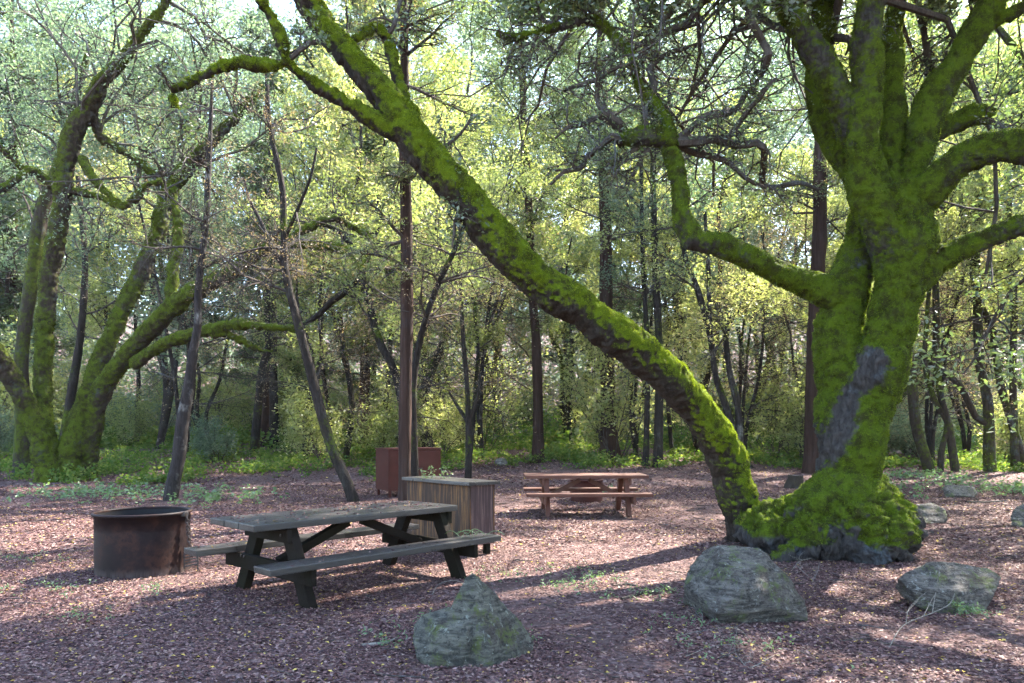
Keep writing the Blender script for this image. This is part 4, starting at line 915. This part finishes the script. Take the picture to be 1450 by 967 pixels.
me = bpy.data.meshes.new('grate'); bm.to_mesh(me); bm.free(); me.materials.append(M['steel']); link('grate', me, fr_)
boxes('hinge_bracket', [((cxl-.03, cyl, RH-.03), (.05, .09, .05))], M['steel'], fr_, .004)
f2 = empty('fire_ring', (1.70, 16.1, g1(1.7, 16.1)-.01), 0, label='low rusty fire ring half hidden behind the reddish table', cat='fire ring')
V, Q, mi = ring_mesh(.36, .50, .012); link('ring_wall', mesh_np('ring_wall', V, [Q], [M['locker'], M['char']], True, mi), f2)

# --- stump
sp_ = P(1126, 690, dg(690)); sz = g1(sp_[0], sp_[1])
t = Tubes(); c = spline([(sp_[0], sp_[1], sz-.05, .30), (sp_[0], sp_[1], sz+.08, .235), (sp_[0], sp_[1], sz+.2, .215), (sp_[0]+.01, sp_[1], sz+.33, .205)], .04)
c[:, 3] *= 1+.0*c[:, 2]; t.add(c[:, :3], c[:, 3], 28); V, Q = t.build()
V += (np.stack([V[:, 0]-sp_[0], V[:, 1]-sp_[1], V[:, 2]*0], 1))*(.25*fbm(V, 5, 3, 3))[:, None]
st = empty('tree_stump', label='low sawn tree stump between the leaning oak and the huge oak', cat='tree stump')
o = link('stump_bark', mesh_np('stump_bark', V, [Q], M['leftoak']), st); set_moss(o.data, np.full(len(V), .25))
top = V[-28:]; Vc = np.vstack([top-np.array([0, 0, .004]), [top.mean(0)+np.array([0, 0, .004])]])
link('cut_face', mesh_np('cut_face', Vc, [np.array([[i, (i+1) % 28, 28] for i in range(28)])], M['sawn'], False), st)

# ================================================================== BOULDERS
def boulder(label, pts, material, seed, voxel=.018, amp=.03, cuts=5):
    bm = bmesh.new()
    for blk in (pts if isinstance(pts[0], list) else [pts]):
        vs_ = [bm.verts.new(P(*p)) for p in blk]
        r = bmesh.ops.convex_hull(bm, input=vs_); bmesh.ops.delete(bm, geom=list({g for g in list(r['geom_interior'])+list(r['geom_unused']) if isinstance(g, bmesh.types.BMVert)}), context='VERTS')
    bmesh.ops.recalc_face_normals(bm, faces=bm.faces)
    me = bpy.data.meshes.new('t'); bm.to_mesh(me); bm.free(); o = bpy.data.objects.new('t', me); COL.objects.link(o)
    m_ = o.modifiers.new('r', 'REMESH'); m_.mode = 'VOXEL'; m_.voxel_size = voxel
    s = o.modifiers.new('s', 'SMOOTH'); s.factor = .5; s.iterations = 1
    e = o.evaluated_get(bpy.context.evaluated_depsgraph_get()); m2 = bpy.data.meshes.new_from_object(e); bpy.data.objects.remove(o); m2.name = 'boulder'
    V = coords(m2); Nn = vnormals(m2); rr = np.random.default_rng(seed); size = np.ptp(V, axis=0).max()
    R = np.array(Matrix.Rotation(.8+rr.random(), 3, unit(rr.normal(size=3)))); q = V@R.T
    ridge = 1-np.abs(fbm(q*np.array([1, 1, 2.6]), 3.2/size, 4, seed))*2.4
    chip = np.round(fbm(q*np.array([1, 1, 3.0]), 2.2/size, 3, seed+3)*6)/6
    lo_, hi_ = V.min(0), V.max(0); C = V.mean(0)      # planes broken off the block, in the grain of the stone
    for _ in range(cuts):
        nn = unit(rr.normal(size=3)); hh_ = (V-C)@nn; lim = np.quantile(hh_, .87+.10*rr.random()); V = V-np.clip(hh_-lim, 0, None)[:, None]*nn*.95
    if cuts: l2_, h2_ = V.min(0), V.max(0); V = lo_+(V-l2_)*(hi_-lo_)/(h2_-l2_)
    grain = unit(rr.normal(size=3)*.5+np.array([.3, .2, 1])); st_ = V@grain/size*16+fbm(V, 2.5/size, 3, seed+1)*2.2; saw = st_-np.floor(st_)
    V = V+Nn*(amp*(ridge*.28+chip*1.1+.5*fbm(q, 9/size, 4, seed+5)+.2*(saw-.5)*(.5+.8*fbm(q, 3/size, 2, seed+8))))[:, None]+(fbm(q, 30/size, 3, seed+6)*amp*.35)[:, None]*Nn
    m2.vertices.foreach_set('co', V.astype(np.float32).ravel()); m2.update(); m2.materials.clear(); m2.materials.append(material)
    m2.polygons.foreach_set('use_smooth', np.ones(len(m2.polygons), bool))
    c = V.mean(0); m2.transform(Matrix.Translation(-Vector(c))); o = link('boulder', m2, label=label, cat='boulder'); o.location = c; return o
boulder('pointed grey green boulder in front of the dark picnic table', [[(669,810,4.98),(662,815,4.95),(645,848,4.95),(632,880,4.8),(650,955,4.66),(640,960,4.7),(702,845,5.02),(736,884,5.05),(754,910,5.03),(751,942,4.92),(722,954,4.74),(690,960,4.62),(694,912,4.7),(668,835,5.35),(740,890,5.45),(640,915,5.4),(740,930,5.45),(668,985,4.9)],
 [(586,886,4.98),(600,870,4.95),(635,862,4.98),(652,880,4.85),(664,892,4.68),(583,908,4.85),(596,935,4.72),(612,950,4.66),(645,958,4.64),(664,940,4.68),(628,892,4.74),(602,874,5.3),(648,870,5.3),(600,925,5.3)]], M['rockgreen'], 3, .010, .019, 0)
boulder('big rounded blue grey boulder left of the huge oak roots', [(1003,786,6.0),(1022,777,6.1),(1050,778,6.1),(1078,783,6.2),(1112,812,6.1),(1140,845,6.0),(1144,878,5.92),(1110,890,5.75),(1050,893,5.68),(1000,886,5.74),(985,862,5.85),(977,828,5.95),(990,800,5.9),(1060,810,5.8),(1000,790,6.7),(1080,790,6.8),(1135,850,6.6),(985,850,6.6),(1120,875,6.7)], M['rockblue'], 7, .012, .032, 12)
boulder('grey boulder with brown face right of the huge oak roots', [(1268,848,6.4),(1290,816,6.35),(1318,797,6.4),(1345,794,6.5),(1388,806,6.55),(1407,826,6.5),(1409,850,6.4),(1385,867,6.2),(1340,872,6.1),(1335,845,6.15),(1300,856,6.25),(1275,856,6.3),(1300,810,6.9),(1380,810,7),(1400,840,6.9),(1290,840,6.8)], M['rockblue'], 12, .012, .03, 12)
boulder('low pale blue boulder just behind the huge oak roots', [(1283,728,12.3),(1292,716,12.4),(1315,712,12.5),(1333,722,12.5),(1336,738,12.3),(1310,745,12.1),(1288,743,12.1),(1290,722,13),(1325,718,13),(1332,735,13)], M['rockblue'], 17, .03, .03)
boulder('low squarish dark boulder on the far right of the clearing', [(1338,688,16.9),(1345,686,17),(1372,690,17),(1377,699,16.9),(1374,709,16.5),(1342,709,16.5),(1337,700,16.6),(1345,688,17.6),(1374,690,17.6),(1374,703,17.6)], M['rockblue'], 21, .04, .03)
boulder('pale rounded boulder cut off by the right edge', [(1430,730,11.9),(1436,718,12),(1452,713,12.1),(1475,718,12),(1480,740,11.8),(1455,748,11.6),(1434,744,11.7),(1440,718,12.6),(1470,720,12.6),(1470,740,12.6)], M['rockblue'], 25, .03, .03)
boulder('small dark stone at the foot of the thick redwood', [(700,652,24),(706,648,24),(716,649,24),(720,657,23.8),(710,660,23.5),(700,659,23.6),(704,650,24.6),(716,652,24.6)], M['rockblue'], 29, .05, .03)

# ================================================================== DEAD BRANCHES ON THE GROUND
def gp(px, py, up=0.0):
    d = 4.0
    while 1.55-(py-YH)/F*d > g1((px-CX)/F*d, d)+up: d += .02
    return P(px, py, d)
def sticks(label, rows, material, seed, kids=4, L=.22, name='dead_branch', r0=1.0):
    t = Tubes(); tp = []; r = np.random.default_rng(seed)
    for row in rows:
        s = spline([(*gp(a[0], a[1], a[3] if len(a) > 3 else .012), a[2]*r0*(.6 if material is M['palestick'] and kids else 1)) for a in row], .05); t.add(s[:, :3], s[:, 3], 5)
        for k in range(kids):
            i = int(r.random()*(len(s)-2)); dd = unit(s[i+1, :3]-s[i, :3]); q = r.normal(size=3); q[2] = abs(q[2])*.25
            grow(r, s[i, :3], unit(dd*.6+unit(q)*.8), L*(.5+r.random()), s[i, 3]*.55, 0, TWIG, t, tp)
    V, Q = t.build(); o = link(name, mesh_np(name, V, [Q], material), label=label, cat='branch'); set_moss(o.data, np.zeros(len(V))); return o
sticks('thin pale branch leaning against the brown faced boulder', [[(1258,918,.006),(1280,885,.006,.05),(1320,868,.006,.06),(1345,855,.005,.12),(1352,840,.004,.2)], [(1320,868,.005,.06),(1326,832,.005,.22),(1331,800,.003,.40)], [(1283,882,.005,.06),(1288,860,.004,.16),(1312,838,.003,.28)], [(1308,872,.004,.08),(1325,842,.004,.2),(1345,846,.003,.22)], [(1283,868,.004,.15),(1300,850,.003,.2)]], M['palestick'], 3, 1, .12)
sticks('tangle of fine pale twigs in front of the rounded blue grey boulder', [[(962,900,.005),(1000,892,.005),(1040,888,.004),(1062,905,.003)], [(1000,885,.004),(990,872,.004,.1),(984,866,.003,.15)], [(1020,925,.006),(1045,932,.006),(1062,945,.006),(1096,928,.004)], [(1040,900,.004),(1042,925,.004),(1058,940,.003)], [(970,930,.004),(1010,915,.004),(1055,912,.004),(1085,918,.003)]], M['palestick'], 5, 5, .22)
sticks('dead twigs lying against the roots of the huge oak', [[(1128,800,.007),(1140,812,.006),(1152,822,.004)], [(1122,806,.005),(1132,795,.005,.08),(1150,790,.004,.1)], [(1150,825,.004),(1158,808,.004,.05),(1160,795,.003,.1)]], M['palestick'], 8, 4, .2)
sticks('short dark stick lying in the litter right of the pointed boulder', [[(880,848,.018),(905,841,.017),(928,836,.012)], [(868,829,.010),(886,827,.012),(900,829,.008)]], M['twig'], 9, 1, .12)
sticks('thin dark twig lying behind the rusty fire ring', [[(140,690,.018),(165,682,.015),(185,670,.01)], [(175,700,.015),(200,690,.012),(240,688,.008)]], M['twig'], 10, 3, .5)
sticks('bent grass like twig arching behind the pointed boulder', [[(612,842,.004),(620,828,.004,.08),(640,822,.004,.12),(660,826,.003,.08)], [(700,838,.003),(696,826,.003,.08),(690,818,.002,.14)]], M['palestick'], 11, 1, .1)
sticks('dead branch lying right of the low squarish boulder', [[(1368,711,.03),(1395,711,.028),(1425,709,.02)]], M['twig'], 12, 3, .5)
sticks('curled pale piece of bark lying left of the pointed boulder', [[(512,913,.009),(530,912,.016),(548,910,.014),(562,903,.007)]], M['palestick'], 13, 0, .1, name='bark_piece')
# twigs scattered everywhere, too many to count
r = np.random.default_rng(40); t = Tubes()
for k in range(900):
    y = math.sqrt(16+(17**2-16)*r.random()); x = (r.random()*2-1)*(y*.8); a = r.random()*6.28; L = .06+.3*r.random()**2
    q = np.array([[x+math.cos(a)*s*L+r.normal()*.008, y+math.sin(a)*s*L+r.normal()*.008, 0] for s in np.linspace(0, 1, 4)]); q[:, 2] = gz(q[:, 0], q[:, 1])+.012
    t.add(q, np.linspace(.004, .0015, 4)*(1+y/12), 4)
V, Q = t.build(); o = link('scattered_twigs', mesh_np('scattered_twigs', V, [Q], M['twig']), kind='stuff'); set_moss(o.data, np.zeros(len(V)))
print('done', round(time.time()-T0, 1), len(bpy.data.objects))

# pale air between the trees
hb = bpy.data.meshes.new('haze'); bm = bmesh.new(); bmesh.ops.create_cube(bm, size=1.0, matrix=Matrix.Translation((0, 110, 35)) @ Matrix.Diagonal((900, 660, 76, 1))); bm.to_mesh(hb); bm.free()
m, nt = mat('thin_haze'); n = N(nt); pv = n('VolumePrincipled'); pv.inputs['Color'].default_value = (.93, .96, 1, 1); pv.inputs['Density'].default_value = .0002; pv.inputs['Anisotropy'].default_value = .3
o_ = n('OutputMaterial'); n.l(pv.outputs[0], o_.inputs['Volume']); hb.materials.append(m); link('haze', hb, kind='stuff')
